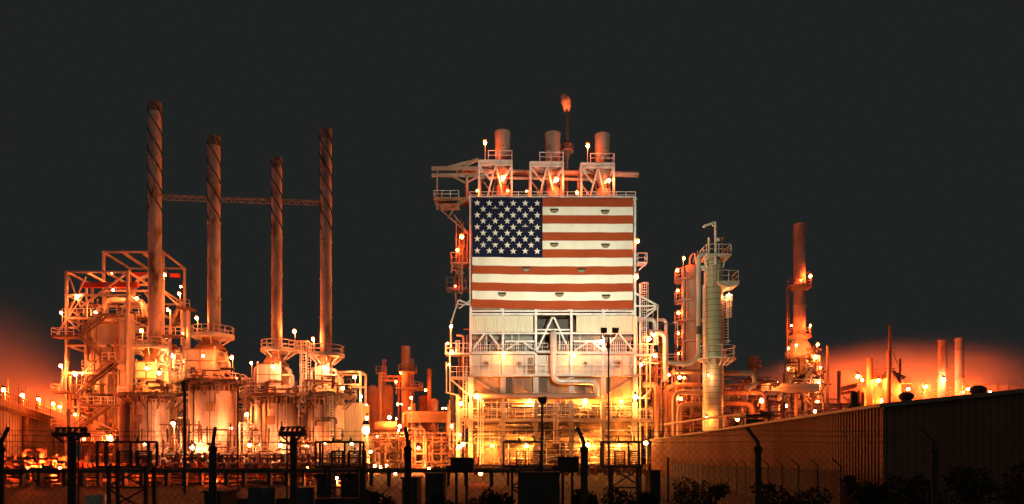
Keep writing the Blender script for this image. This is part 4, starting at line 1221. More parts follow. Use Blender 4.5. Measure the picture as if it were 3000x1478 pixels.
for a in ((1192, 1285, 1230, 1245), (1230, 1285, 1270, 1250), (1308, 1285, 1270, 1250)): b.beam(P(a[0], a[1], Y - .2), P(a[2], a[3], Y - .2), .22)
for v in (1268, 1284): b.beam(P(1190, v, Y), P(1312, v, Y), .3); b.beam((X(1190, Y), Y + 6, Z(v, Y)), (X(1312, Y), Y + 6, Z(v, Y)), .3)
for u in (1192, 1308): b.beam((X(u, Y), Y, Z(1268, Y)), (X(u, Y), Y + 6, Z(1268, Y)), .28)
b.build('frame', M['rust'], t)
b = MB(); b.pipe([P(1182, 1390, Y), P(1182, 1209, Y), P(1312, 1209, Y), P(1312, 1250, Y)], .3, 8, .8); b.build('header_pipe', M['orange'], t)
t = thing('horizontal_drum', 'dark level drum on legs beyond the green flare of the big floodlight', 'drum', P(1130, 1262, 148))
b = MB(); z = Z(1262, 148); b.path([(X(1102, 148), 148, z), (X(1105, 148), 148, z), (X(1162, 148), 148, z), (X(1165, 148), 148, z)], 2.0, 18); b.build('shell', M['rust'], t)
b = MB()
for u in (1112, 1134, 1155): b.beam((X(u, 148), 148, 0), (X(u, 148), 148, z), .4)
b.build('leg', M['orange'], t)

# low pipework behind and between the furnaces
rack('crowded lit pipe rack behind the foot of the four furnaces', 500, 1010, 121, 5, (1205, 1255, 1310, 1352), 12, 3, 'paint', ('lag', 'paint', 'orange'), npipe=3, vert=10)
rack('knee-high lit pipework and valves right before the furnace shells', 395, 1050, 101, 3, (1338, 1368), 16, 21, 'rust', ('rust', 'paint', 'orange', 'dark'), npipe=3, rmax=.22, vert=34, rails=True)
rack('small lit pipe rack between the silo and the leftmost furnace', 240, 400, 112, 3, (1300, 1340), 5, 22, 'rust', ('rust', 'paint', 'orange'), npipe=3, rmax=.25, vert=12)
rack('lit pipe rack high between the tallest stack and the second furnace', 480, 580, 116, 4, (1052, 1095, 1140), 3, 4, 'paint', ('lag', 'lag', 'orange'), npipe=3, rmax=.4, vert=6)
rack('pipe rack right of the boiler house behind the pipe bends', 1895, 1985, 134, 5, (1060, 1100, 1150, 1200, 1250), 3, 6, 'rust', ('rust', 'orange', 'lag'), npipe=3, vert=7)
rack('dark pipe rack behind the foot of the banded column', 1985, 2290, 130, 6, (1180, 1215, 1248), 8, 7, 'rust', ('rust', 'rust', 'orange', 'lag'), npipe=3, vert=8, rails=True)
rack('low orange pipe rack between the process tower and the far thin stack', 2400, 2520, 165, 5, (1186, 1206), 4, 8, 'orange', ('orange', 'rust'), npipe=3, vert=4)
rack('low red-lit pipe rack before the cooling tower at the left edge', 10, 190, 80, 4, (1352,), 6, 9, 'rust', ('orange', 'lag', 'rust'), npipe=3, vert=5, rails=False)
rack('long low pipe rack with red pipes along the foot of the furnaces', 200, 1075, 84, 3, (1372,), 26, 10, 'rust', ('orange', 'redp', 'rust'), npipe=3, vert=26, rails=False)
rack('low gas pipe rack along the foot of the boiler house', 1360, 1890, 112, 3, (1370,), 14, 12, 'rust', ('orange', 'redp', 'rust'), npipe=2, vert=10, rails=False)

def clutter(label, u0, u1, v0, v1, Y0, Y1, n, seed, pm=('rust', 'dark', 'orange', 'lag'), rmax=.24, vert=.5):
    rn = random.Random(seed)
    Y = (Y0 + Y1) / 2
    t = thing('pipework', label, 'pipework', (X((u0 + u1) / 2, Y), Y, 0))
    for k in range(n):
        y = rn.uniform(Y0, Y1); ua, va = rn.uniform(u0, u1), rn.uniform(v0, v1)
        r_ = rn.uniform(.07, rmax) ; L = rn.uniform(.12, .45)
        du, dv_ = (u1 - u0) * L * rn.choice((-1, 1)), (v1 - v0) * L
        cl = lambda u: min(u1, max(u0, u))
        if rn.random() < vert:
            pts = [P(ua, va, y), P(ua, min(v1, va + dv_), y)]
            if rn.random() < .6: pts.append(P(cl(ua + du * .5), min(v1, va + dv_), y))
        else:
            pts = [P(ua, va, y), P(cl(ua + du), va, y), P(cl(ua + du), min(v1, va + dv_ * .6), y)]
        pts = [p for i, p in enumerate(pts) if i == 0 or (p - pts[i - 1]).length > .3]
        if len(pts) < 2: continue
        b = MB().pipe(pts, r_, 8, r_ * 3)
        if rn.random() < .4:
            c = pts[0].lerp(pts[1], .5); dd = (pts[1] - pts[0]).normalized(); b.tube(c - dd * .2, c + dd * .2, r_ * 1.8, 8)
        b.build('pipe', M[rn.choice(pm)], t)
    return t
clutter('tangle of pipes inside the upper half of the white stair tower', 205, 470, 850, 1000, 121, 127, 34, 31)
clutter('tangle of pipes in the lower half of the white stair tower', 200, 345, 1100, 1380, 117.2, 119.4, 26, 32)
clutter('bright tangle of pipes between the tallest stack and the second furnace', 490, 560, 1000, 1180, 108, 112, 34, 33, ('lag', 'rust', 'dark', 'paint'), .3)
clutter('upright pipes and valves in the gap between the first two furnace shells', 503, 556, 1190, 1390, 106, 112, 26, 34, ('dark', 'rust', 'lag'), .2, .7)
clutter('pipes and valves in the gap between the second and third furnace shells', 694, 768, 1140, 1390, 107, 113, 40, 35, ('dark', 'rust', 'lag', 'orange'), .2, .6)
clutter('glinting pipes in the gap between the third and fourth furnace shells', 874, 906, 1060, 1390, 107, 112, 30, 36, ('dark', 'rust', 'lag', 'orange'), .25, .7)
clutter('dark pipes and gear on the deck of the leftmost furnace', 392, 512, 1108, 1168, 103.6, 105.4, 26, 51, ('dark', 'rust', 'deckp'), .2, .5)
clutter('dark pipes and gear on the deck of the widest furnace', 540, 705, 1075, 1128, 103.4, 105.2, 30, 52, ('dark', 'rust', 'deckp'), .2, .5)
clutter('dark pipes and gear on the deck of the third furnace', 735, 872, 1105, 1170, 104.4, 106.2, 28, 53, ('dark', 'rust', 'deckp'), .2, .5)
clutter('dark pipes and gear on the deck of the fourth furnace', 895, 1030, 1100, 1168, 104.4, 106.2, 28, 54, ('dark', 'rust', 'deckp'), .2, .5)
clutter('dark risers and valves close before the shells of the first two furnaces', 400, 690, 1215, 1390, 102.6, 103.8, 40, 55, ('dark', 'rust', 'deckp'), .15, .8)
clutter('dark risers and valves close before the shells of the last two furnaces', 740, 1005, 1225, 1390, 103, 104.2, 38, 56, ('dark', 'rust', 'deckp'), .15, .8)
clutter('dark beams and pipes behind the zigzag stairs of the stair tower', 200, 350, 940, 1300, 117.4, 119, 40, 57, ('dark', 'rust', 'deckp'), .2, .5)
clutter('pipes and valves round the foot of the cream annex by the giant floodlight', 1058, 1110, 1270, 1395, 108, 114, 26, 37, ('lag', 'rust', 'orange'), .2, .6)
clutter('steel and pipes climbing the left flank of the boiler house', 1312, 1376, 905, 1390, 130.5, 138, 46, 38, ('rust', 'dark', 'orange', 'rail'), .22, .65)
clutter('steel and pipes climbing the right flank of the boiler house', 1866, 1985, 910, 1390, 131, 139, 60, 39, ('rust', 'dark', 'orange', 'rail'), .24, .6)
clutter('dark pipes on the left flank beside the flag', 1335, 1378, 600, 900, 131.5, 138, 22, 40, ('rust', 'dark', 'orange'), .2, .7)
clutter('tangle of small pipes in the wide orange rack left of the boiler house', 1195, 1340, 1245, 1395, 137, 146, 54, 41, ('orange', 'rust', 'dark', 'lag'), .22, .45)
clutter('tangle of small pipes in the rack before the domed tanks', 1075, 1185, 1280, 1395, 137, 146, 44, 42, ('orange', 'rust', 'dark', 'lag'), .22, .45)
clutter('tangle of pipes right of the foot of the banded column', 2120, 2300, 1100, 1260, 124, 134, 56, 43, ('rust', 'dark', 'orange', 'lag'), .28, .4)
clutter('tangle of pipes between the two columns', 1975, 2062, 1100, 1280, 125, 133, 30, 44, ('rust', 'dark', 'orange'), .26, .4)
clutter('fine pipework hung on the process tower below the lone chimney', 2300, 2412, 1045, 1225, 144.6, 147, 60, 45, ('rust', 'dark', 'lag', 'paint'), .22, .55)
clutter('red-lit pipes in the low rack along the foot of the furnaces', 220, 1070, 1378, 1424, 71.5, 77, 90, 46, ('redp', 'rust', 'orange', 'dark'), .13, .6)
clutter('red-lit pipes low before the cooling tower at the left edge', 0, 195, 1335, 1420, 72, 80, 50, 47, ('redp', 'rust', 'orange', 'dark'), .2, .6)
clutter('small pipes and valves on the burner floors of the boiler house', 1390, 1850, 1176, 1222, 130.6, 131.6, 60, 48, ('rust', 'dark', 'rail'), .14, .6)
clutter('small pipes and valves on the lowest floor of the boiler house', 1390, 1850, 1300, 1358, 130.6, 131.6, 60, 49, ('rust', 'dark', 'rail'), .14, .6)
clutter('fine pipes on the plain wall level between the two burner floors', 1390, 1850, 1240, 1292, 130.9, 132.0, 40, 50, ('rust', 'dark', 'rail'), .14, .4)

# pumps on the ground
def pump(label, seed):
    rn = random.Random(seed)
    t = thing('pump', label, 'pump', (0, 0, 0), 'pumps on the ground before the furnaces')
    MB().box(-1.0, 1.0, -.5, .5, 0, .3).build('plinth', M['conc'], t)
    MB().path([(-.9, 0, .8), (-.8, 0, .8), (.25, 0, .8), (.35, 0, .8)], .36, 14).build('motor', M['redp'], t)
    MB().path([(.35, 0, .75), (.5, 0, .75), (.9, 0, .75)], .45, 14, .3).build('casing', M['orange'], t)
    MB().pipe([(.7, 0, 1.1), (.7, 0, 2.3), (.7, 1.2, 2.3)], .14, 8, .3).build('riser', M['lag'], t)
    b = MB(); b.path([(.7 + .32 * math.cos(a), -.25, 1.75 + .32 * math.sin(a)) for a in [2 * PI * k / 12 for k in range(13)]], .04, 5); b.tube((.7, 0, 1.75), (.7, -.27, 1.75), .05, 6)
    b.build('handwheel', M['redp'], t)
    return t
p0 = pump('red-lit pump at the far left under the low pipe rack', 1)
spots = [(60, 78, 0), (130, 78, 'red-lit pump left of the thick dark post, near the red drum'), (445, 80, 'pump in the gap between the first furnace and the trestle rack'), (520, 80, 'pump left of the thick bent fence post below the widest furnace'), (585, 80, 'pump just behind the thick bent fence post below the widest furnace'),
         (690, 80, 'pump in front of the gap between the second and third furnaces'), (775, 80, 'pump below the bright foot of the third furnace'), (905, 80, 'pump below the lamp between the third and fourth furnaces'), (1230, 118, 'pump at the foot of the wide orange rack left of the boiler house'), (1120, 118, 'pump at the foot of the rack before the two domed tanks')]
for i, (u, Y, lab) in enumerate(spots):
    if i == 0: p0.location = (X(u, Y), Y, 0)
    else:
        c = place_copy(p0, (X(u, Y), Y, 0), lab); c.scale = (1 + .1 * (i % 3),) * 3

# the long low sleeper wall in front of the plant
YS = 70
t = thing('sleeper_wall', 'long dark concrete pipe beam on stubby posts across the foot of the plant', 'beam', (X(900, YS), YS, 0))
b = MB(); b.box(X(-40, YS), X(1650, YS), YS, YS + .8, Z(1386, YS), Z(1377, YS)); b.build('beam', M['conc'], t)
b = MB(); 
for k in range(28):
    u = -20 + k * 60 + (k * 37 % 23); b.box(X(u, YS), X(u + 7 + k % 5, YS), YS + .1, YS + .7, 0, Z(1386, YS))
b.build('post', M['dark'], t)
b = MB(); b.tube(P(-40, 1374, YS + .4), P(1650, 1374, YS + .4), .09, 8); b.build('top_pipe', M['rust'], t)

# ------------------------------------------------------------------ far plant at the right
YF = 205
def two(label, u, v):
    cx, r_ = X(u, YF), S(10, YF)
    t = thing('far_stack', label, 'stack', (cx, YF, 0), 'pair of far grey stacks')
    z = Z(v, YF)
    b = MB(); prof = [(r_, 0)]
    for zz in (z - 12, z - 4.0):
        prof += [(r_, zz), (r_ * 1.18, zz), (r_ * 1.18, zz + .35), (r_, zz + .35)]
    prof += [(r_, z - .6), (r_ * 1.15, z - .6), (r_ * 1.15, z), (r_ * .9, z), (r_ * .85, z - 2)]
    b.lathe(cx, YF, prof, 24); b.build('shaft', M['palestack'], t)
    b = MB(); b.ring(cx, YF, r_, r_ * 1.35, z - 12.3, z - 12.0, 18); b.build('ring_deck', M['orange'], t)
    b = MB(); b.tube((cx + r_ + .2, YF - .4, 1), (cx + r_ + .2, YF - .4, z), .12, 6); b.build('cable', M['rust'], t)
    return t
two('far grey stack lit brilliant white near its foot, left of the pair', 2760, 997)
two('far grey stack in shade with one bright edge, right of the pair', 2809, 992)
column_thing('thin far orange stack with a wisp of steam at its tip', 2458, 5, 1088, 190, 'orange', dome=0, name='stack', cat='stack')
column_thing('stubby far orange stack behind two glaring lamps', 2548, 9, 1051, 205, 'orange', ((1112, 2.4),), dome=0, name='stack', cat='stack')
column_thing('dim far brick-red stack behind the U-bend pipe', 2202, 10, 1046, 200, 'rust', ((1074, 1.8),), dome=0, name='stack', cat='stack')
t = thing('mast_tower', 'far steel-clad tower with a tall thin orange mast and cluttered top', 'tower', (X(2626, 200), 200, 0))
Y = 200
b = MB(); b.box(X(2612, Y), X(2640, Y), Y, Y + 5, 0, Z(1092, Y)); b.build('body', M['flue'], t)
b = MB(); b.path([P(2606, 1190, Y - .5), P(2606, 1030, Y - .5)], .75, 10); b.path([P(2607, 1030, Y - .5), P(2607, 957, Y - .5), P(2607, 953, Y - .5)], .5, 10, .4); b.build('mast', M['orange'], t)
b = MB()
b.lathe(X(2619, Y), Y + 2, [(1.5, Z(1092, Y)), (1.5, Z(1086, Y)), (.6, Z(1084, Y)), (1.4, Z(1078, Y)), (.5, Z(1076, Y)), (.5, Z(1068, Y)), (.25, Z(1066, Y)), (.25, Z(1058, Y)), (0, Z(1058, Y))], 14)
b.tube(P(2637, 1092, Y), P(2637, 1052, Y), .3, 8); b.tube(P(2607, 1010, Y), P(2640, 1090, Y), .06, 5); b.tube(P(2607, 1010, Y), P(2628, 1066, Y), .06, 5); b.beam(P(2593, 1020, Y), P(2626, 1020, Y), .15)
b.lathe(X(2645, Y), Y + 1, [(0, Z(1112, Y)), (1.2, Z(1108, Y)), (1.3, Z(1102, Y)), (0, Z(1097, Y))], 12); b.build('top_gear', M['dark'], t)
b = MB(); b.box(X(2636, Y), X(2668, Y), Y - 1.6, Y + 2, Z(1124, Y), Z(1121, Y)); b.rail([P(2640, 1121, Y - 1.5), P(2668, 1121, Y - 1.5)], 1.6, .1, 1.2); b.build('side_platform', M['rail'], t)
t = thing('plant_shed', 'far flat orange-lit shed below the glaring lamps', 'shed', (X(2568, 210), 210, 0))
Y = 210; b = MB(); b.box(X(2524, Y), X(2610, Y), Y, Y + 8, 0, Z(1137, Y)); b.build('wall', M['orange'], t)
b = MB(); b.box(X(2522, Y), X(2612, Y), Y - .4, Y + 8.4, Z(1137, Y), Z(1134.5, Y)); b.build('roof', M['rust'], t)
b = MB()
for u in (2524, 2545, 2563, 2585, 2608): b.beam(P(u, 1200, Y - .2), P(u, 1137.5, Y - .2), .4)
b.beam(P(2524, 1166, Y - .3), P(2608, 1166, Y - .3), .5); b.build('post', M['panel'], t)
t = thing('sloped_canopy', 'far sloping canopy frame beside the thin steaming stack', 'canopy', (X(2500, 195), 195, 0))
Y = 195; b = MB(); b.beam(P(2462, 1154, Y), P(2500, 1148, Y), 1, .8); b.beam(P(2497, 1150, Y), P(2497, 1210, Y), .4); b.beam(P(2470, 1163, Y), P(2493, 1178, Y), .3); b.beam(P(2515, 1145, Y), P(2515, 1210, Y), .6); b.beam(P(2527, 1150, Y), P(2527, 1210, Y), .7)
for k in range(4): b.beam(P(2463, 1147 - k * 3.5, Y + k), P(2510, 1134 - k * 3.5, Y + k), .3)
b.build('frame', M['rust'], t)
def tank(label, u0, u1, v, Y, m, posts=0):
    cx, r_ = X((u0 + u1) / 2, Y), S((u1 - u0) / 2, Y); z = Z(v, Y)
    t = thing('storage_tank', label, 'tank', (cx, Y, 0))
    MB().lathe(cx, Y, [(r_, 0), (r_, z), (r_ * 1.01, z), (r_ * 1.01, z + .3), (r_ * .98, z + .3), (0, z + r_ * .06)], 48).build('shell', M[m], t)
    b = MB()
    for k in range(posts):
        a = R(-175 + 170 * k / (posts - 1)); b.beam((cx + math.cos(a) * (r_ + .15), Y + math.sin(a) * (r_ + .15), 0), (cx + math.cos(a) * (r_ + .15), Y + math.sin(a) * (r_ + .15), z + .9), .4)
    if posts: b.path([(cx + math.cos(R(-175 + 170 * k / 20)) * (r_ + .15), Y + math.sin(R(-175 + 170 * k / 20)) * (r_ + .15), z - 2.4) for k in range(21)], .18, 5); b.build('stave', M['rust'], t)
    return t
tank('pale lit round tank at the far right under the steam plume', 2828, 2974, 1139, 225, 'cream', 9)
tank('dark round tank between the mast tower and the pair of stacks', 2648, 2706, 1140, 220, 'rust', 5)
rack('far low rack of pale frames between the dark tank and the pair of stacks', 2706, 2796, 212, 4, (1150, 1162), 7, 14, 'orange', ('orange', 'panel'), npipe=2, vert=6, rails=True)

# ------------------------------------------------------------------ corrugated warehouse in front at the right
A, B_ = Vector((21.8, 40, 0)), Vector((25.0, 122, 0))
HE = 5.98
wh = thing('warehouse', 'dim corrugated metal warehouse running back along the right side', 'warehouse', A)
def corrug(b, p, q, hz, pitch, dep, nrm):
    L = (q - p).length; n = int(L / pitch); d = (q - p) / n
    pts = []
    for k in range(n):
        for f, o in ((0, 0), (.3, 0), (.45, 1), (.85, 1)): pts.append((p + d * (k + f), o))
    pts.append((q, 0))
    v = [c + nrm * dep * o for c, o in pts] + [c + nrm * dep * o + Vector((0, 0, hz(c))) for c, o in pts]
    m = len(pts); b.add(v, [(i, i + 1, m + i + 1, m + i) for i in range(m - 1)])
dl = (B_ - A).normalized(); nl = Vector((-dl.y, dl.x, 0))
b = MB(); corrug(b, A, B_, lambda c: HE - .02, .42, .07, nl); b.build('side_wall', M['wall'], wh)
dg = Vector((dl.y, -dl.x, 0)); G = A + dg * 36; SL = .102
b = MB(); corrug(b, A, G, lambda c: HE - .02 + SL * min((c - A).length, 36 - (c - A).length), .42, .07, -dl); b.build('gable_wall', M['wall'], wh)
b = MB()
rp = [A - dl * .25 - dg * .25, A - dl * .25 + dg * 18, A - dl * .25 + dg * 36.2]
zz = [HE - .03, HE + SL * 18, HE - .03]
b.add([p + Vector((0, 0, z)) for p, z in zip(rp, zz)] + [p + dl * 82.4 + Vector((0, 0, z)) for p, z in zip(rp, zz)], [(0, 1, 4, 3), (1, 2, 5, 4)])
b.build('roof', M['roof'], wh)
b = MB()
b.beam(A - dg * .3 - dl * .3 + Vector((0, 0, HE + .03)), B_ - dg * .3 + Vector((0, 0, HE + .03)), .16, .2)
b.beam(A - dl * .3 - dg * .2 + Vector((0, 0, HE + .02)), A - dl * .3 + dg * 18 + Vector((0, 0, HE + SL * 18 + .06)), .14, .24)
b.build('eaves_trim', M['roof'], wh)
b = MB(); b.beam(A - dl * .06 - dg * .06, A - dl * .06 - dg * .06 + Vector((0, 0, HE - .1)), .14); b.build('corner_trim', M['wall'], wh)
def roof_vent(label, u, v, Y, rpx):
    p = P(u, v, Y); r_ = S(rpx, Y)
    d_ = (p - A).dot(dg); zr = HE + SL * max(0, d_)
    t = thing('roof_vent', label, 'roof vent', (p.x, p.y, zr), 'round vents on the warehouse roof')
    MB().lathe(p.x, p.y, [(r_ * .7, zr - .1), (r_ * .66, p.z - r_ * .55), (r_ * .95, p.z - r_ * .25), (r_ * 1.02, p.z), (r_ * .95, p.z + r_ * .3), (r_ * .5, p.z + r_ * .6), (0, p.z + r_ * .68)], 24).build('cowl', M['dark'], t)
    MB().ring(p.x, p.y, r_ * .66, r_ * .8, zr - .08, zr + .06, 20).build('collar', M['dark'], t)
    return t
roof_vent('biggest dark onion-shaped roof vent, nearest the lit round tank', 2865, 1144, 46, 22)
roof_vent('dark mushroom roof vent just right of the warehouse corner', 2655, 1162, 44, 20)
roof_vent('low dark dome vent on the roof edge left of the tall vent pipe', 2474, 1212, 52, 17)
roof_vent('low dark dome vent farthest back along the roof edge', 2322, 1232, 62, 16)
t = thing('vent_pipe', 'tall dark capped vent pipe on the warehouse roof', 'vent pipe', P(2502, 1200, 50))
p = P(2502, 1200, 50); b = MB(); b.lathe(p.x, 50, [(.55, HE + .1), (.5, p.z + .2), (.26, p.z + .45), (.26, Z(1165, 50)), (.24, Z(1152, 50)), (.12, Z(1147, 50)), (0, Z(1146, 50))], 18); b.build('pipe', M['dark'], t)
MB().ring(p.x, 50, .25, .36, Z(1186, 50), Z(1183, 50), 16).build('collar', M['dark'], t)
t = thing('roof_pipe', 'orange-lit pipe on thin posts sloping along the far warehouse roof', 'pipe', P(2080, 1250, 95))
pa, pb, pc = P(1948, 1244, 118), P(2060, 1228, 100), P(2175, 1214, 84)
b = MB(); b.pipe([pa, pb, pc], .17, 10, 2); b.build('pipe', M['orange'], t)
b = MB()
for f in (.15, .45, .75, 1.0):
    q = pa.lerp(pc, f) - Vector((0, 0, .12)); b.tube(q, (q.x, q.y, HE + .2), .06, 6)
b.build('post', M['rail'], t)
t = thing('roof_canopy', 'dark raised canopy over the roof beyond the sloping pipe', 'canopy', P(2200, 1240, 80))
b = MB(); a_, c_ = P(2175, 1222, 80), P(2250, 1222, 80); b.box(a_.x, c_.x, 79, 84, a_.z, a_.z + .25)
for x in (a_.x + .2, c_.x - .2):
    for y in (79.2, 83.8): b.beam((x, y, HE + .1), (x, y, a_.z), .16)
b.build('frame', M['dark'], t)
b = MB(); b.path([P(2186, 1240, 80), P(2190, 1240, 80), P(2228, 1240, 80), P(2232, 1240, 80)], .45, 12); b.build('fan_drum', M['dark'], t)

# ------------------------------------------------------------------ steam
def cloud(name, label, c, sx, sy, sz, rot, matl):
    """a closed rounded hull for the steam, sitting on the ground"""
    b = MB(); n, m = 24, 10; vs_ = []
    for i in range(m + 1):
        t = i / m; z = t; k = (1 - t ** 4) ** .25 if t < 1 else 0.02
        for j in range(n):
            a = 2 * PI * j / n; cx, cy = math.cos(a), math.sin(a)
            q = (abs(cx) ** 4 + abs(cy) ** 4) ** -.25
            vs_.append((cx * q * k * sx / 2, cy * q * k * sy / 2, z * sz))
    b.add(vs_, [(i * n + j, i * n + (j + 1) % n, (i + 1) * n + (j + 1) % n, (i + 1) * n + j) for i in range(m) for j in range(n)], True)
    b.add(vs_[:n], [tuple(reversed(range(n)))]); b.add(vs_[-n:], [tuple(range(n))])
    o = b.build(name, matl); o.location = c; o.rotation_euler = (0, 0, rot)
    return tag(o, label, 'steam', None, 'stuff')
YV = 236
cloud('steam_drift', 'faint orange steam drifting between the domed tanks left of the boiler house', (X(1140, 178), 184, .2), 26, 20, 22, 0, steam('drift_steam', (.97, .97, .97), .05, [(0, .5), (.3, .8), (.6, .7), (.8, .4), (1, .2)], .4, .5))
ux0, ux1, vtop = 2080, 2990, 940
hz = Z(vtop, YV) - .3
prof = [((u - ux0) / (ux1 - ux0), (Z(v, YV) - .3) / hz) for u, v in ((2080, 1150), (2140, 1090), (2220, 1062), (2320, 1040), (2430, 1012), (2560, 995), (2680, 1003), (2780, 1022), (2860, 1044), (2920, 1076), (2960, 1110), (2984, 1152), (2990, 1180))]
cloud('steam_plume', 'broad orange-lit steam plume over the far plant at the right', ((X(ux0, YV) + X(ux1, YV)) / 2, YV, .3), X(ux1, YV) - X(ux0, YV), 70, hz, 0, steam('plume_steam', (.97, .97, .97), .05, prof, .2, .22))
cloud('steam_bank', 'orange-lit steam bank above the cooling tower at the left edge', (-128, 150, 8), 96, 60, 42, 0, steam('bank_steam', (.97, .97, .97), .05, [(0, 1), (.4, .95), (.6, .85), (.72, .65), (.85, .4), (.94, .15), (1, 0)], .45, .2))

# ------------------------------------------------------------------ roadside chain-link fence in front
YN = 8.0
t = thing('chain_link_fence', 'dark chain-link fence with three strands of barbed wire across the foreground', 'fence', (0, YN, 1))
def diag(b, x0, x1, z0, z1, y, pitch, w):
    h = z1 - z0; n = int((x1 - x0 + h) / pitch)
    for s_ in (0, 1):
        for k in range(n + 1):
            xs_ = x0 - h + k * pitch
            a, c = [xs_, z0], [xs_ + h * .95, z1]
            if s_: a, c = [xs_, z1], [xs_ + h * .95, z0]
            for e, o in ((a, c), (c, a)):
                for lim, sg in ((x0, 1), (x1, -1)):
                    if (e[0] - lim) * sg < 0 and (o[0] - lim) * sg > 0:
                        f = (lim - e[0]) / (o[0] - e[0]); e[1] += (o[1] - e[1]) * f; e[0] = lim
            if a[0] < x0 - 1e-6 or a[0] > x1 + 1e-6 or c[0] < x0 - 1e-6 or c[0] > x1 + 1e-6 or abs(a[0] - c[0]) < 1e-4: continue
            dy = .004 if s_ else -.004
            b.add([(a[0] - w, y + dy, a[1]), (a[0] + w, y + dy, a[1]), (a[0], y + dy + w, a[1]), (c[0] - w, y + dy, c[1]), (c[0] + w, y + dy, c[1]), (c[0], y + dy + w, c[1])], [(0, 1, 4, 3), (1, 2, 5, 4), (2, 0, 3, 5)])
b = MB(); diag(b, -7.5, 7.5, 1.0, 3.14, YN, .085, .0022); b.build('mesh', M['dark'], t)
b = MB()
us = [-8, 618, 1193, 1713, 2226, 2746]
rn = random.Random(2)
tipo = [Vector((-.06, .2, .17)) * f for f in (.95, .6, .15)]
for i, o in enumerate(tipo):
    pts = []
    xsn = [-8] + [X(u, YN) for u in us] + [8]
    for x in xsn: pts.append((x + o.x, YN + o.y, 3.16 + o.z))
    fine = []
    for p, q in zip(pts, pts[1:]):
        for k in range(6):
            f = k / 6; fine.append((p[0] + (q[0] - p[0]) * f, p[1], p[2] - .02 * math.sin(PI * f)))
    fine.append(pts[-1]); b.path(fine, .003, 5)
    x = -7.6
    while x < 7.6:
        for s_ in (-1, 1): b.tube((x - .02, YN + o.y, 3.155 + o.z - .012 + s_ * .018), (x + .02, YN + o.y, 3.155 + o.z - .012 - s_ * .018), .002, 3)
        x += .13
b.build('barbed_wire', M['dark'], t)
for i, u in enumerate(us):
    x = X(u, YN); r_ = .036
    b = MB(); b.tube((x, YN + .05, .8), (x, YN + .05, 3.08), .042 if i in (1, 2, 3) else .036, 12); b.lathe(x, YN + .05, [(.05, 3.06), (.05, 3.1), (.03, 3.13), (0, 3.13)], 12)
    o = b.build('post', M['black'], t)
    MB().path([(x, YN + .05, 3.1), (x, YN + .06, 3.17), (x - .06, YN + .25, 3.345)], .022, 8).build('arm', M['black'], o)
b = MB(); b.tube((-7.6, YN + .03, 1.9), (7.6, YN + .03, 1.9), .012, 6); b.build('brace_wire', M['dark'], t)

# second fence, by the warehouse
t = thing('yard_fence', 'lower dark screened fence along the warehouse wall, with leaning post arms', 'fence', (20, 60, 0))
fa, fb = Vector((15.9, 33, 0)), Vector((23.5, 100, 0))
nfp = 20
b = MB(); b.add([fa + Vector((0, 0, 0)), fb, fb + Vector((0, 0, 2.0)), fa + Vector((0, 0, 2.35))], [(0, 1, 2, 3)]); 
b2 = Vector((.03, 0, 0)); b.add([fa + b2, fb + b2, fb + b2 + Vector((0, 0, 2.0)), fa + b2 + Vector((0, 0, 2.35))], [(3, 2, 1, 0)])
b.build('screen', M['black'], t)
for k in range(nfp + 1):
    f = k / nfp; p = fa.lerp(fb, f); b = MB(); h = 2.55 - .4 * f
    b.tube(p, p + Vector((0, 0, h)), .05, 6); b.tube(p + Vector((0, 0, h)), p + Vector((-.42, 0, h + .35)), .035, 6); b.build('post', M['black'], t)

# ------------------------------------------------------------------ dark switch racks, posts and boxes before the plant
YR1 = 30
def switch_rack(label):
    t = thing('switch_rack', label, 'switch rack', (0, 0, 0), 'switch racks with louvred boxes')
    w, z0, z1 = 1.0, 2.56, 3.66
    b = MB()
    for z in (z0, z1): b.beam((-w, 0, z), (w, 0, z), .09); b.beam((-w, .7, z), (w, .7, z), .09)
    for x in (-w, -w + .32, w * .3, w):
        b.beam((x, 0, z0), (x, 0, z1), .085 if abs(x) == w else .06)
    for x in (-w, w): b.beam((x, .7, z0), (x, .7, z1), .085); b.beam((x, 0, z0), (x, .7, z0), .08); b.beam((x, 0, z1), (x, .7, z1), .08)
    b.build('frame', M['black'], t)
    for x0 in (-.34, .42):
        b = MB(); x1 = x0 + .5
        for x in (x0, x1): b.beam((x, .3, z0 + .05), (x, .3, z0 + .68), .06, .2)
        for k in range(8): b.box(x0, x1, .24, .38, z0 + .08 + k * .08, z0 + .118 + k * .08)
        b.box(x0 - .02, x1 + .02, .22, .42, z0 + .68, z0 + .72)
        b.build('louvred_box', M['black'], t)
    for x in (-.2, .58):
        MB().lathe(x, 0, [(.05, z1 + .04), (.07, z1 + .06), (.04, z1 + .1), (.06, z1 + .13), (.03, z1 + .17), (.02, z1 + .24), (0, z1 + .25)], 10).build('insulator', M['black'], t)
    for x in (-.55, .9):
        for y in (0, .7): MB().beam((x, y, 0), (x, y, z0 - .045), .12).build('leg', M['black'], t)
    b = MB()
    for a in ((-.55, 2.5, .9, 1.7), (.9, 2.5, -.55, 1.7), (-.55, 1.6, .9, .7), (.9, 1.6, -.55, .7)): b.beam((a[0], -.08, a[1]), (a[2], -.08, a[3]), .06)
    b.beam((-.6, -.06, 1.65), (.95, -.06, 1.65), .07); b.build('cross_brace', M['black'], t)
    return t
sr = switch_rack('black frame with two louvred boxes in front of the leftmost furnace')
sr.location = (X(360, YR1), YR1, 0); sr.scale = (1.13, 1, 1)
for u, s_, lab in ((990, .98, 'black frame with two louvred boxes beside the giant white floodlight'), (1532, .85, 'black frame with two louvred boxes before the middle of the boiler house'), (1824, .86, 'black frame with two louvred boxes nearest the warehouse end')):
    c = place_copy(sr, (X(u, YR1), YR1, 0), lab); c.scale = (s_, 1, 1)

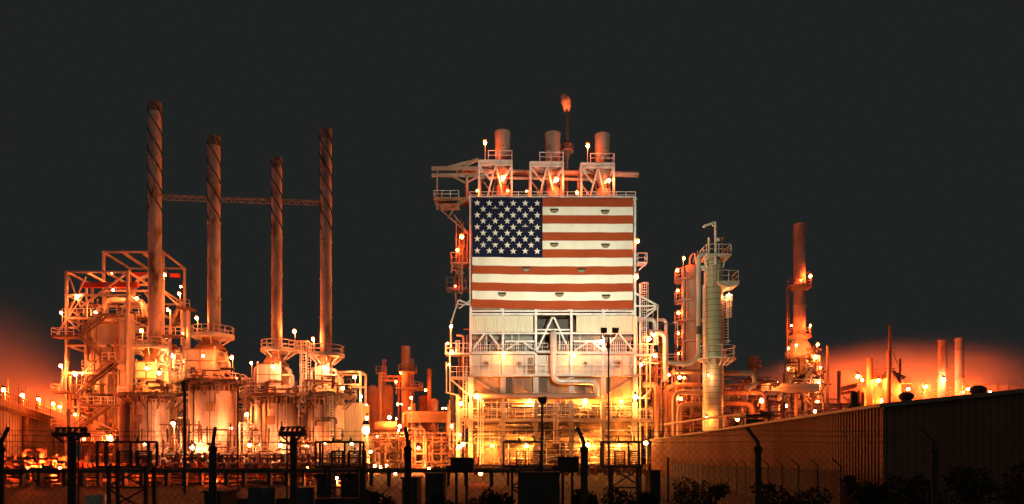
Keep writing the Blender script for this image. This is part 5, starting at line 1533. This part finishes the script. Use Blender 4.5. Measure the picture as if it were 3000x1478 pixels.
def crossarm_post(label, u, Y, vt, hw, arm, heavy):
    t = thing('crossarm_post', label, 'post', (X(u, Y), Y, 0), 'dark posts with bracketed crossarms')
    zt = Z(vt, Y)
    MB().tube((X(u, Y), Y, -.3), (X(u, Y), Y, zt - .02), S(hw, Y), 12, S(hw * .92, Y)).build('post', M['black'], t)
    b = MB(); x0, x1 = X(u - arm, Y), X(u + arm, Y)
    for y in (Y - S(hw, Y) - .04, Y + S(hw, Y) + .04):
        b.beam((x0, y, zt - S(10, Y)), (x1, y, zt - S(10, Y)), .09, S(12, Y))
    b.beam((x0 + .02, Y, zt - S(12, Y)), (x0 + .02, Y, zt + S(10, Y)), .06); b.beam((x1 - .02, Y, zt - S(12, Y)), (x1 - .02, Y, zt + S(10, Y)), .06)
    for k in range(5):
        x = x0 + (x1 - x0) * (k + .5) / 5; b.beam((x, Y - .1, zt - S(2, Y)), (x + S(6, Y), Y - .1, zt + S(10, Y)), .06)
    b.beam((x0, Y, zt + S(10, Y)), (x1, Y, zt + S(10, Y)), .04); b.build('crossarm', M['black'], t)
    b = MB(); b.beam((x0 + .05, Y - .15, zt - S(14, Y)), (X(u - hw, Y), Y - .15, zt - S(34, Y)), .04); b.beam((x1 - .05, Y - .15, zt - S(14, Y)), (X(u + hw, Y), Y - .15, zt - S(34, Y)), .04); b.build('knee_brace', M['black'], t)
    b = MB()
    for dx in (heavy): b.tube((X(u + dx, Y), Y - .1, -.3), (X(u + dx, Y), Y - .1, zt - S(22, Y)), S(2.2, Y), 6)
    b.tube((X(u + heavy[0] - 2, Y), Y - .1, zt - S(70, Y)), (X(u + heavy[-1] + 2, Y), Y - .1, zt - S(70, Y)), S(2, Y), 5)
    b.build('conduit', M['black'], t)
    pts = [Vector((x0 + .03, Y - .1, zt - S(2, Y))) + Vector((-S(7, Y) * math.sin(PI * k / 10) + S(10, Y) * (k / 10) ** 2, 0, -S(90, Y) * k / 10)) for k in range(11)]
    MB().path(pts, .012, 5).build('hanging_wire', M['black'], t)
    return t
crossarm_post('thicker dark post with wide crossarm in front of the stair tower', 209, 18, 1264, 10.5, 44, (19, 28))
crossarm_post('dark post with crossarm in front of the third furnace', 858, 19, 1262, 9, 35, (-14, 13))
def plain_pole(label, u, Y, v, hw, head=None, name='pole', base=None):
    t = thing(name, label, 'pole', (X(u, Y), Y, 0))
    MB().tube((X(u, Y), Y, 0), (X(u, Y), Y, Z(v, Y)), S(hw, Y), 10).build('shaft', M['black'], t)
    b = MB()
    if head:
        w, h = head; b.prism([(X(u - w, Y), Z(v - h * .3, Y)), (X(u + w * .9, Y), Z(v - h * .5, Y)), (X(u + w * .7, Y), Z(v + h * .6, Y)), (X(u - w * .35, Y), Z(v + h * .6, Y))], Y - .25, Y + .3); b.build('lamp_head', M['black'], t)
    else:
        b.lathe(X(u, Y), Y, [(S(hw * 1.3, Y), Z(v + 1, Y)), (S(hw * 1.3, Y), Z(v - 1, Y)), (0, Z(v - 2, Y))], 10); b.build('cap', M['black'], t)
    return t
plain_pole('slim dark pole between the first and second furnaces', 541, 55, 1128, 4, (7, 30))
plain_pole('dark lamp pole seen from behind, against the lit burner floors', 1588, 60, 1172, 3.4, (16, 20))
plain_pole('dark stub post right under the giant white floodlight', 1066, 22, 1321, 5.5)
plain_pole('thin dark pole close to the second furnace ladder', 697, 60, 1150, 2.2)
plain_pole('short thick dark pole beside the warehouse end, behind the fence', 1957, 45, 1342, 3)
def box_on_posts(label, u, v, wpx, hpx, Y):
    t = thing('cabinet_on_posts', label, 'cabinet', (X(u, Y), Y, 0), 'dark cabinets on posts')
    x0, x1, z0, z1 = X(u - wpx / 2, Y), X(u + wpx / 2, Y), Z(v + hpx, Y), Z(v, Y)
    MB().box(x0, x1, Y, Y + .5, z0, z1).build('cabinet', M['black'], t)
    MB().box(x0 - .08, x1 + .08, Y - .1, Y + .6, z1, z1 + .05).build('lid', M['black'], t)
    MB().box(x0 - .25, x0 - .02, Y + .1, Y + .45, z0 - .15, z0 + .45 * (z1 - z0)).build('switch_box', M['black'], t)
    for x in (x0 + .25 * (x1 - x0), x0 + .7 * (x1 - x0)): MB().beam((x, Y + .25, 0), (x, Y + .25, z0), .13).build('leg', M['black'], t)
    return t
box_on_posts('dark cabinet on posts at the lower corner of the boiler house, under the double glare', 1353, 1344, 68, 38, 34)
box_on_posts('dark cabinet on posts between the two middle louvred frames', 1665, 1342, 62, 42, 34)
def block(label, u0, u1, v, Y, dep=1.2):
    t = thing('equipment_cabinet', label, 'cabinet', (X((u0 + u1) / 2, Y), Y, 0), 'dark ground cabinets')
    x0, x1, z1 = X(u0, Y), X(u1, Y), Z(v, Y)
    MB().box(x0, x1, Y, Y + dep, 0, z1).build('body', M['black'], t)
    MB().box(x0 - .06, x1 + .06, Y - .06, Y + dep + .06, z1, z1 + .06).build('lid', M['black'], t)
    b = MB()
    for k in range(2): w = (x1 - x0) / 2; b.box(x0 + k * w + .05, x0 + (k + 1) * w - .05, Y - .03, Y - .005, max(.1, z1 - 1.6), z1 - .12)
    b.build('door', M['dark'], t)
    return t
block('dark cabinet under the louvred frame beside the floodlight', 998, 1046, 1391, 31.5)
block('narrower dark cabinet at that same frame, nearer the crossarm post', 928, 966, 1392, 32.5)
block('wide dark cabinet below the middle louvred frame', 1518, 1640, 1388, 29)
block('dark cabinet with the bent fence post rising before it, left of the wide orange rack', 1178, 1222, 1404, 26)
block('broad dark cabinet under the lamp of the wide orange rack', 1246, 1300, 1391, 30)
block('low dark cabinet at the foot of the bent post by the widest furnace', 598, 646, 1445, 20)
block('dark cabinet close to the warehouse end under the yard fence', 1905, 1935, 1382, 33)
t = thing('drum_row_wall', 'low pale concrete ledge along the bottom near the third furnace', 'ledge', (X(900, 27), 27, 0))
MB().box(X(680, 27), X(1080, 27), 27, 27.6, 0, Z(1464, 27)).build('ledge', M['conc'], t)
MB().box(X(678, 27), X(1082, 27), 26.95, 27.65, Z(1464, 27), Z(1461, 27)).build('coping', M['conc'], t)
def drum(label, u, v, Y, m):
    p = P(u, v, Y); r_ = .32
    t = thing('steel_drum', label, 'drum', (p.x, p.y, 0), 'steel drums')
    b = MB(); b.lathe(p.x, p.y, [(0, 0), (r_, 0), (r_, .35), (r_ + .02, .37), (r_, .39), (r_, .7), (r_ + .02, .72), (r_, .74), (r_, p.z), (r_ - .02, p.z), (r_ - .02, p.z - .03), (0, p.z - .03)], 18); b.build('shell', M[m], t)
    return t
drum('pale greenish drum under the leftmost louvred frame', 281, 1450, 24, 'cream')
for u, lab in ((752, 'blue-grey drum left of the second crossarm post'), (783, 'blue-grey drum close left of the second crossarm post, nearer it'), (876, 'blue-grey drum just right of the second crossarm post'), (897, 'blue-grey drum farther right of the second crossarm post')):
    drum(lab, u, 1430, 26, 'drum')
# shrubs and weeds in the dark foreground
def shrub(label, u, Y, wpx, v, seed):
    rn = random.Random(seed)
    cx, w, h = X(u, Y), S(wpx / 2, Y), max(.5, Z(v, Y))
    t = thing('shrub', label, 'shrub', (cx, Y, 0), 'dark shrubs before the plant')
    b = MB()
    lumps = [(rn.uniform(-.75, .75) * w, rn.uniform(-.6, .6) * w * .6, rn.uniform(.35, .8) * h, rn.uniform(.25, .45)) for k in range(9)]
    for k in range(1500):
        lx, ly, lz, lr = rn.choice(lumps)
        d = Vector((rn.gauss(0, 1), rn.gauss(0, 1), rn.gauss(0, 1))).normalized() * rn.uniform(.5, 1)
        c = Vector((cx + lx + d.x * lr * w, Y + ly + d.y * lr * w, min(h, max(.05, lz + d.z * lr * h * .6))))
        a = Vector((rn.gauss(0, 1), rn.gauss(0, 1), rn.gauss(0, 1))).normalized() * rn.uniform(.05, .11)
        e = a.cross(Vector((rn.gauss(0, 1), rn.gauss(0, 1), rn.gauss(0, 1)))).normalized() * rn.uniform(.03, .06)
        b.add([c - a, c + e, c + a, c - e], [(0, 1, 2, 3)])
    b.build('leaves', M['leaf'], t)
    b = MB()
    for k in range(6): b.tube((cx + rn.uniform(-.2, .2) * w, Y, 0), (cx + rn.uniform(-.7, .7) * w, Y + rn.uniform(-.3, .3), h * rn.uniform(.5, .8)), .025, 5, .01)
    b.build('stem', M['black'], t)
    return t
for a in (('low dark shrub below the wide orange rack, left of the broad cabinet', 1120, 28, 130, 1428, 1), ('low dark shrub left of the wide middle cabinet', 1440, 27, 150, 1418, 2), ('dark shrub between the two louvred frames before the boiler house', 1710, 29, 110, 1430, 3), ('broad dark shrub in front of the louvred frame by the warehouse', 1850, 26, 180, 1424, 4),
          ('dark shrub before the yard fence at the warehouse foot', 2050, 28, 200, 1400, 5), ('tall dark hedge-like shrub at the right edge before the gable', 2940, 22, 330, 1328, 6), ('dark shrub before the gable, left of the tall hedge-like one', 2700, 24, 260, 1345, 7), ('low dark shrub in front of the cabinet under the double glare', 1330, 25, 140, 1440, 8), ('dark shrub before the yard fence nearest the warehouse corner', 2350, 25, 300, 1395, 9), ('dark shrub at the foot of the warehouse corner', 2540, 27, 160, 1380, 10)):  # the two before the gable are added to stand for its shadowed foot
    shrub(*a)

# ------------------------------------------------------------------ all the lamps
L_ = lamp
# cooling tower and stair tower
L_(10, 1144, 99, 'lamp on the cooling tower deck at the left edge of the photo', 'deep', 1.4, 'post', 1.6, g=6)
L_(65, 1159, 112, 'second lamp from the left edge on the cooling tower deck', 'deep', 1.4, 'post', 1.6, g=6)
L_(113, 1171, 126, 'middle lamp of the five along the cooling tower deck', 'deep', 1.4, 'post', 1.6, g=6)
L_(155, 1183, 141, 'lamp on the cooling tower deck, second from the stair tower', 'deep', 1.4, 'post', 1.6, g=6)
L_(176, 1193, 153, 'last lamp on the cooling tower deck, touching the stair tower', 'deep', 1.5, 'post', 1.4, g=6)
L_(226, 870, 117.6, 'biggest bright lamp in the open top frame of the stair tower', 'sod', 1.7)
L_(179, 917, 116.2, 'post lamp above the highest outer landing of the stair tower', 'sod', 1.1, 'post', 4.0)
L_(280, 916, 118.5, 'lamp at the head of the top zigzag stair', 'sod', 1.2)
L_(326, 803, 122, 'lamp under the top frame of the stair tower, above the red beam', 'sod', 1.2)
L_(331, 851, 121, 'lamp hanging just below the red crane beam', 'sod', 1.1)
L_(401, 875, 121, 'lamp over the silvery looping pipe left of the tallest stack', 'sod', 1.3)
L_(483, 806, 126, 'lamp in the rear roof frame right of the tallest stack', 'sod', 1.3)
L_(530, 841, 127, 'upper lamp of a close pair at the rear frame corner post', 'sod', 1.0)
L_(525, 862, 125, 'lower lamp of a close pair at the rear frame corner post', 'sod', 1.4, 'post', 2.5)
L_(491, 908, 121.5, 'lamp at the head of the steep stair right of the tallest stack', 'sod', 1.2)
L_(414, 970, 112, 'bright lamp close left of the tallest stack above its ring platform', 'sod', 1.5, 'post', 3.2)
L_(470, 952, 111.5, 'tiny lamp touching the right side of the tallest stack', 'sod', .6)
L_(535, 977, 121, 'small lamp among pale posts left of the second stack', 'sod', .8)
L_(178, 1073, 116.2, 'post lamp above the second outer landing of the stair tower', 'sod', 1.5, 'post', 4.0)
L_(220, 1097, 116.4, 'bright lamp inside the stair tower next to the second outer landing', 'sod', 1.6, 'post', 2.5, g=2.5)
L_(397, 1099, 113, 'bright lamp left of the glowing yellow burner box', 'sod', 1.6, g=2.2)
L_(219, 1215, 116.2, 'lamp low in the stair tower above the third outer landing', 'deep', 1.2, 'post', 2.0)
L_(246, 1288, 113, 'lamp beside the head of the thick crossarm post', 'deep', 1.2)
L_(324, 1285, 112, 'bright lamp low on the silo just above the leftmost black frame', 'sod', 1.8, g=2)
L_(86, 1374, 78, 'small lamp hanging under the low pipe rack at the left edge', 'deep', .9, g=14)
L_(176, 1374, 78, 'small lamp low left of the thick crossarm post', 'deep', 1.0, g=14)
L_(418, 1412, 72.5, 'small lamp near the ground by the legs of the leftmost black frame', 'deep', .7, 'post', 1.0, g=3)
L_(424, 1303, 103, 'small lamp at the top corner of the leftmost black frame', 'sod', .8)
# furnaces
L_(431, 1080, 105.3, 'lamp inside the glowing yellow burner box front', 'amb', 1.3, g=3)
L_(466, 1094, 106, 'round globe lamp right of the glowing yellow burner box', 'cream', 1.6, g=.25)
L_(503, 1043, 112, 'upper lamp of the dazzling trio between the first two furnaces', 'cream', 1.6)
L_(492, 1054, 110.5, 'left lamp of the dazzling trio between the first two furnaces', 'cream', 1.2)
L_(544, 1061, 111, 'right and biggest lamp of the dazzling trio between the first two furnaces', 'cream', 1.7)
L_(576, 933, 110, 'post lamp left of the second stack above its ring platform', 'sod', 1.3, 'post', 2.6)
L_(595, 1043, 104.9, 'lamp on the front of the peach burner box', 'sod', 1.0, g=2.2)
L_(679, 1048, 108, 'post lamp right of the peach burner box', 'sod', 1.3, 'post', 3.8)
L_(736, 1064, 111, 'street-type lamp on a pole before the dark duct, second furnace side', 'sod', 1.0, 'post', 4.0)
L_(693, 1109, 106, 'tiny red lamp on the deck rail right of the second furnace', 'red', .8)
L_(723, 1215, 106, 'bright post lamp between the second and third furnace shells', 'sod', 1.5, 'post', 3.5)
L_(731, 1305, 104, 'bright lamp low between the second and third furnace shells', 'sod', 1.4)
L_(507, 1243, 104, 'bright lamp between the first and second furnace shells', 'cream', 1.7, 'post', 5)
L_(563, 1312, 104.6, 'glaring lamp low on the left flank of the widest furnace shell', 'cream', 1.7, g=2.5)
L_(676, 1255, 105.3, 'added fill lamp washing the right flank of the widest furnace shell', 'cream', 1.0, g=3)  # extra lamp put in to brighten the shell
L_(627, 1406, 72.5, 'small lamp near the ground right of the thick bent fence post', 'deep', .7, 'post', 1.0, g=3)
L_(862, 972, 110, 'tallest post lamp between the third and fourth stacks', 'sod', 1.5, 'post', 3.2)
L_(917, 995, 109, 'post lamp touching the fourth stack above its ring platform', 'sod', 1.3, 'post', 2.4)
L_(800, 1076, 105.6, 'lamp at the top of the big white burner box', 'cream', 1.3, g=2.6)
L_(949, 1077, 107.2, 'lamp at the top of the narrow white burner box', 'cream', 1.2, g=2.6)
L_(1039, 1105, 111.5, 'lamp inside the white square frame', 'sod', 1.4, 'post', 4)
L_(1004, 1138, 107, 'yellowish lamp at the rail below the white square frame', 'amb', 1.3)
L_(1059, 1162, 111.5, 'small lamp at the foot of the white square frame', 'cream', .8)
L_(1074, 1187, 111.5, 'tiny lamp on an arm right of the cream annex', 'cream', .6)
L_(822, 1306, 104.4, 'glaring lamp low on the shell of the third furnace', 'cream', 1.5, g=2.5)
L_(899, 1309, 104, 'bright lamp in the gap between the third and fourth furnace shells', 'sod', 1.4)
L_(902, 1368, 90, 'lamp low in the gap left of the floodlight-side black frame', 'deep', 1.2)
L_(953, 1299, 104.5, 'small lamp behind the upper left of the floodlight-side black frame', 'sod', .8)
L_(1031, 1301, 104.5, 'lamp behind the upper right of the floodlight-side black frame', 'amb', 1.1)
L_(986, 1402, 72.5, 'lamp low between the cabinets under the floodlight-side black frame', 'sod', 1.0, 'post', 1.3, g=3)
L_(1072, 1261, 100, 'giant white floodlight glaring at the corner of the cream annex', 'white', 3.2, 'post', 6, g=.12)
L_(1075, 1226, 106, 'lamp just above the giant white floodlight', 'cream', 1.4)
L_(1086, 1324, 104, 'lamp on pale pipes just under the giant white floodlight', 'amb', 1.2)
# middle plant
L_(1160, 1119, 163, 'lamp left of the plain orange column under the pipe bridge', 'deep', 1.4, 'post', 3)
L_(1174, 1094, 163, 'lamp against the plain orange column above the pipe bridge', 'deep', 1.1)
L_(1205, 1166, 146, 'lamp topping the tall thin lamp post before the plain orange column', 'deep', 1.6, 'post', 17)
L_(1223, 1144, 168, 'left of two lamps level with the striped stack foot', 'deep', 1.3)
L_(1247, 1144, 168, 'right of two lamps level with the striped stack foot', 'deep', 1.5)
L_(1165, 1185, 158, 'bigger of two touching lamps left of the plain orange column', 'deep', 1.6)
L_(1177, 1185, 158, 'smaller of two touching lamps left of the plain orange column', 'deep', 1.1)
L_(1199, 1197, 144, 'small lamp halfway on the tall thin lamp post', 'deep', 1.0)
L_(1297, 1197, 164, 'left tiny lamp of a pair out in the dark gap', 'deep', 1.0)
L_(1306, 1197, 164, 'right tiny whitish lamp of a pair out in the dark gap', 'white', .8, g=.4)
L_(1141, 1224, 146, 'yellow glare below the right domed tank', 'amb', 1.9, g=1.8)
L_(1161, 1228, 146, 'small lamp right of the yellow glare below the domed tanks', 'amb', .9)
L_(1171, 1250, 139, 'upper lamp of a stacked pair above the low orange rack', 'sod', 1.7, g=2)
L_(1168, 1262, 139, 'lower lamp of a stacked pair above the low orange rack', 'sod', 1.2)
L_(1105, 1279, 138, 'tiny lamp right of the giant white floodlight', 'sod', .9)
L_(1325, 1250, 134, 'bright lamp left of the boiler house below the corner box platform', 'sod', 1.6, g=2)
L_(1347, 1274, 130, 'small lamp left of the boiler house above the double glare', 'sod', 1.1)
L_(1226, 1313, 136, 'lamp in the middle of the wide orange rack', 'sod', 1.4, g=2.5)
L_(1345, 1311, 125, 'lower lamp of the double glare at the boiler house corner', 'amb', 2.0, g=1.6)
L_(1357, 1303, 126, 'upper lamp of the double glare at the boiler house corner', 'amb', 1.8, g=1.6)
L_(1099, 1366, 118, 'left lamp of a low pair in the rack before the domed tanks', 'amb', 1.4, g=2.2)
L_(1114, 1370, 118, 'right lamp of a low pair in the rack before the domed tanks', 'amb', 1.2, g=2.2)
L_(1133, 1364, 118, 'lone low lamp right of that pair, before the domed tanks', 'amb', 1.0, g=2.2)
L_(1158, 1388, 112, 'round lamp near the ground left of the bent fence post', 'amb', 1.0, 'post', 1.0)
L_(1187, 1388, 112, 'round lamp near the ground touching the bent fence post', 'sod', .8, 'post', 1.0)
L_(1216, 1382, 116, 'lamp right of the bent fence post, low in the wide rack', 'sod', 1.2, g=2.5)
L_(1257, 1375, 116, 'brightest lamp low in the wide orange rack above the broad cabinet', 'sod', 1.8, g=2.2)
# boiler house
L_(1421, 419, 131.5, 'starry lamp left of the first rooftop flue stack', 'deep', 1.8, 'post', 3.0)
L_(1722, 428, 131.5, 'starry lamp left of the last rooftop flue stack', 'deep', 1.8, 'post', 3.0)
L_(1473, 521, 131.5, 'lamp in the support frame of the first rooftop flue stack', 'sod', 1.6)
L_(1630, 528, 131.5, 'big bright lamp in the support frame of the middle rooftop flue stack', 'sod', 2.0)
L_(1784, 530, 131.5, 'lamp in the support frame of the last rooftop flue stack', 'sod', 1.6)
L_(1398, 560, 130.8, 'small lamp at the roof rail above the first stars', 'deep', 1.0)
L_(1488, 559, 130.8, 'tiny lamp at the roof rail under the first flue stack', 'deep', .8)
L_(1543, 561, 130.8, 'small lamp at the roof rail left of the middle flue stack', 'deep', 1.0)
L_(1691, 565, 130.8, 'starry lamp at the roof rail between the middle and last flue stacks', 'deep', 1.4)
L_(1353, 695, 129.8, 'big starry lamp left of the flag stars', 'deep', 2.0)
L_(1340, 734, 129.8, 'lamp just below the big starry one left of the flag', 'deep', 1.4)
L_(1334, 839, 129.8, 'dim red lamp on the lower platform left of the flag', 'red', 1.2)
L_(1322, 957, 129, 'post lamp left of the cream cladding', 'sod', 1.4, 'post', 4.5)
L_(1311, 1007, 129, 'small lamp upper of two at the left platform of the tube banks', 'sod', .9)
L_(1324, 1032, 128.6, 'big bright lamp at the left platform of the tube banks', 'sod', 1.7)
L_(1315, 1069, 128.6, 'small lamp below the left platform of the tube banks', 'sod', .8)
L_(1395, 1162, 127.2, 'glaring lamp at the left end of the level gas main', 'amb', 2.1, g=1.8)
L_(1350, 1183, 127, 'bright lamp above the corner box platform left of the burner floor', 'sod', 1.8)
L_(1474, 1042, 128.4, 'lamp under the walkway beam left of centre, above the round burners', 'amb', .9, g=2)
L_(1762, 1003, 129, 'white glare before the right-hand tube bank', 'cream', 1.9)
L_(1682, 1042, 128.4, 'lamp under the walkway beam right of the tall elbow pipe', 'amb', .9, g=2)
L_(1551, 1176, 130.3, 'yellow lamp over the burner floor, left of the dark lamp pole', 'amb', 1.5, g=5)
L_(1714, 1176, 130.3, 'yellow lamp over the burner floor, left of the floodlight pole', 'amb', 1.5, g=5)
L_(1861, 1164, 127.2, 'glaring lamp at the right end of the burner floor', 'amb', 2.1, g=1.8)
L_(1820, 1177, 130.3, 'yellow lamp over the burner floor near its right end', 'amb', 1.1, g=4.5)
L_(1543, 1308, 130, 'lamp over the lowest floor behind the middle louvred frame', 'amb', 1.4, g=4.5)
L_(1440, 1308, 130, 'lamp over the lowest floor left of the middle louvred frame', 'amb', 1.0, g=4.5)
L_(1722, 1304, 130, 'lamp over the lowest floor right of the leaning fence post', 'amb', 1.6, g=4.5)
L_(1815, 1306, 130, 'lamp over the lowest floor behind the warehouse-side frame', 'amb', 1.0, g=4.5)
L_(1892, 1299, 126, 'glaring lamp where the warehouse meets the boiler house', 'amb', 2.0)
L_(1408, 1388, 76, 'red lamp low before the boiler house foundation', 'red', 1.4, g=3)
L_(1868, 708, 129.8, 'starry lamp right of the flag, upper of two', 'deep', 1.8)
L_(1865, 812, 129.8, 'starry lamp right of the flag, lower and brighter of two', 'deep', 2.2)
L_(1902, 994, 128.4, 'left lamp of the twin glare under the biggest pipe bend', 'sod', 1.9)
L_(1915, 983, 128, 'right lamp of the twin glare under the biggest pipe bend', 'sod', 1.4)
L_(1919, 1043, 128.4, 'bright lamp level with the grey platform beside the biggest pipe bend', 'sod', 1.8)
L_(1878, 1069, 128.8, 'starry lamp below the grey platform right of the round burners', 'sod', 1.6)
L_(1960, 1099, 128.8, 'small lamp right of the foot of the biggest pipe bend', 'sod', 1.0)
# columns and right-hand plant
L_(2003, 758, 140, 'topmost lamp of the orange lamp column', 'deep', 1.5, 'post', 3)
L_(1984, 793, 140.5, 'lamp above the highest gallery of the orange lamp column', 'deep', 1.4)
L_(1985, 852, 140.5, 'lamp on the second gallery of the orange lamp column', 'deep', 1.4)
L_(1988, 918, 140.5, 'brightest lamp, on the third gallery of the orange lamp column', 'deep', 1.7)
L_(1987, 977, 140.5, 'lamp on the fourth gallery of the orange lamp column', 'deep', 1.4)
L_(1987, 1037, 140.5, 'lamp on the lowest gallery of the orange lamp column', 'deep', 1.4)
L_(1991, 1107, 125, 'lamp below the level green pipe between the two columns', 'sod', 1.6)
L_(2004, 1107, 125, 'tiny lamp close right of the lamp below the level green pipe', 'sod', .9)
L_(1994, 1169, 124, 'lamp between the two nested pipe bends', 'sod', 1.5)
L_(2076, 1100, 115.4, 'lamp reflecting on the shell below the lower platform of the banded column', 'cream', .9, g=.7)
L_(2070, 1225, 115.4, 'lamp at the foot of the banded column', 'amb', 1.2)
L_(2136, 864, 117.4, 'lamp on the ladder cage right of the banded column', 'cream', 1.0)
L_(2160, 1228, 90, 'lamp at the end of the sloping roof pipe', 'sod', 1.5)
L_(2231, 1175, 120, 'bright lamp beside the elbow of the thick level pipe', 'sod', 2.0)
L_(2275, 1121, 137, 'lamp on top of the cream box duct', 'sod', 1.3)
L_(2303, 1190, 138, 'lamp below the cream box duct', 'sod', 1.5)
L_(2374, 810, 150, 'starry lamp beside the upper gallery of the lone chimney', 'deep', 1.8)
L_(2346, 822, 149.6, 'lamp hidden on the front of the upper gallery of the lone chimney', 'deep', .8, g=.6)
L_(2374, 955, 149.5, 'lamp right of the lower gallery of the lone chimney', 'deep', 1.2, 'post', 2)
L_(2319, 955, 149.5, 'lamp left of the lower gallery of the lone chimney', 'deep', 1.1)
L_(2396, 1010, 148, 'upper starry lamp right of the flared chimney base', 'deep', 1.6, 'post', 3)
L_(2390, 1047, 145, 'bright double-sized lamp right of the chimney base drum', 'sod', 2.0)
L_(2333, 1012, 147, 'small lamp on the flared chimney base', 'amb', 1.0, 'post', 2.4)
L_(2310, 1021, 148, 'small lamp left of the flared chimney base', 'sod', 1.0, 'post', 2.4)
L_(2310, 1082, 146, 'lamp left on the chimney base drum', 'amb', 1.1, 'post', 2)
L_(2404, 1077, 145, 'small post lamp right of the process tower', 'sod', .8, 'post', 5)
L_(2398, 1121, 145, 'small round lamp on the process tower right side', 'cream', 1.0)
L_(2391, 1143, 144.5, 'starry lamp low on the process tower', 'sod', 1.6)
L_(2396, 1176, 144.5, 'tiny lamp at the process tower foot', 'sod', .9)
L_(2388, 1206, 100, 'lamp half hidden by the warehouse roof edge', 'sod', 1.2)
L_(2513, 1104, 203, 'left starry lamp by the stubby far stack', 'deep', 2.6, g=6)
L_(2526, 1114, 202, 'lamp close below the left starry one by the stubby far stack', 'deep', 2.2)
L_(2573, 1116, 203, 'right starry lamp by the stubby far stack', 'deep', 2.6, g=6)
L_(2493, 1178, 190, 'small lamp right of the thin steaming stack, at the canopy strut', 'deep', 1.4)
L_(2583, 1174, 206, 'starry lamp under the far flat shed', 'deep', 2.4, g=6)
L_(2661, 1141, 198, 'starry lamp under the side platform of the mast tower', 'deep', 2.2, g=6)
L_(2711, 1134, 208, 'starry lamp right of the dark round tank', 'deep', 2.4, 'post', 4, g=6)
L_(2764, 1113, 202, 'dazzling lamp on the white-lit far stack', 'cream', 2.8)
L_(2822, 1150, 202, 'lamp at the foot of the shaded far stack', 'deep', 1.6)
L_(2837, 1141, 205, 'starry lamp left of the biggest onion roof vent', 'deep', 2.2, g=6)
L_(2900, 1150, 198, 'added fill lamp washing the pale round tank', 'sod', 1.8, g=3)  # extra lamp put in to brighten the tank wall
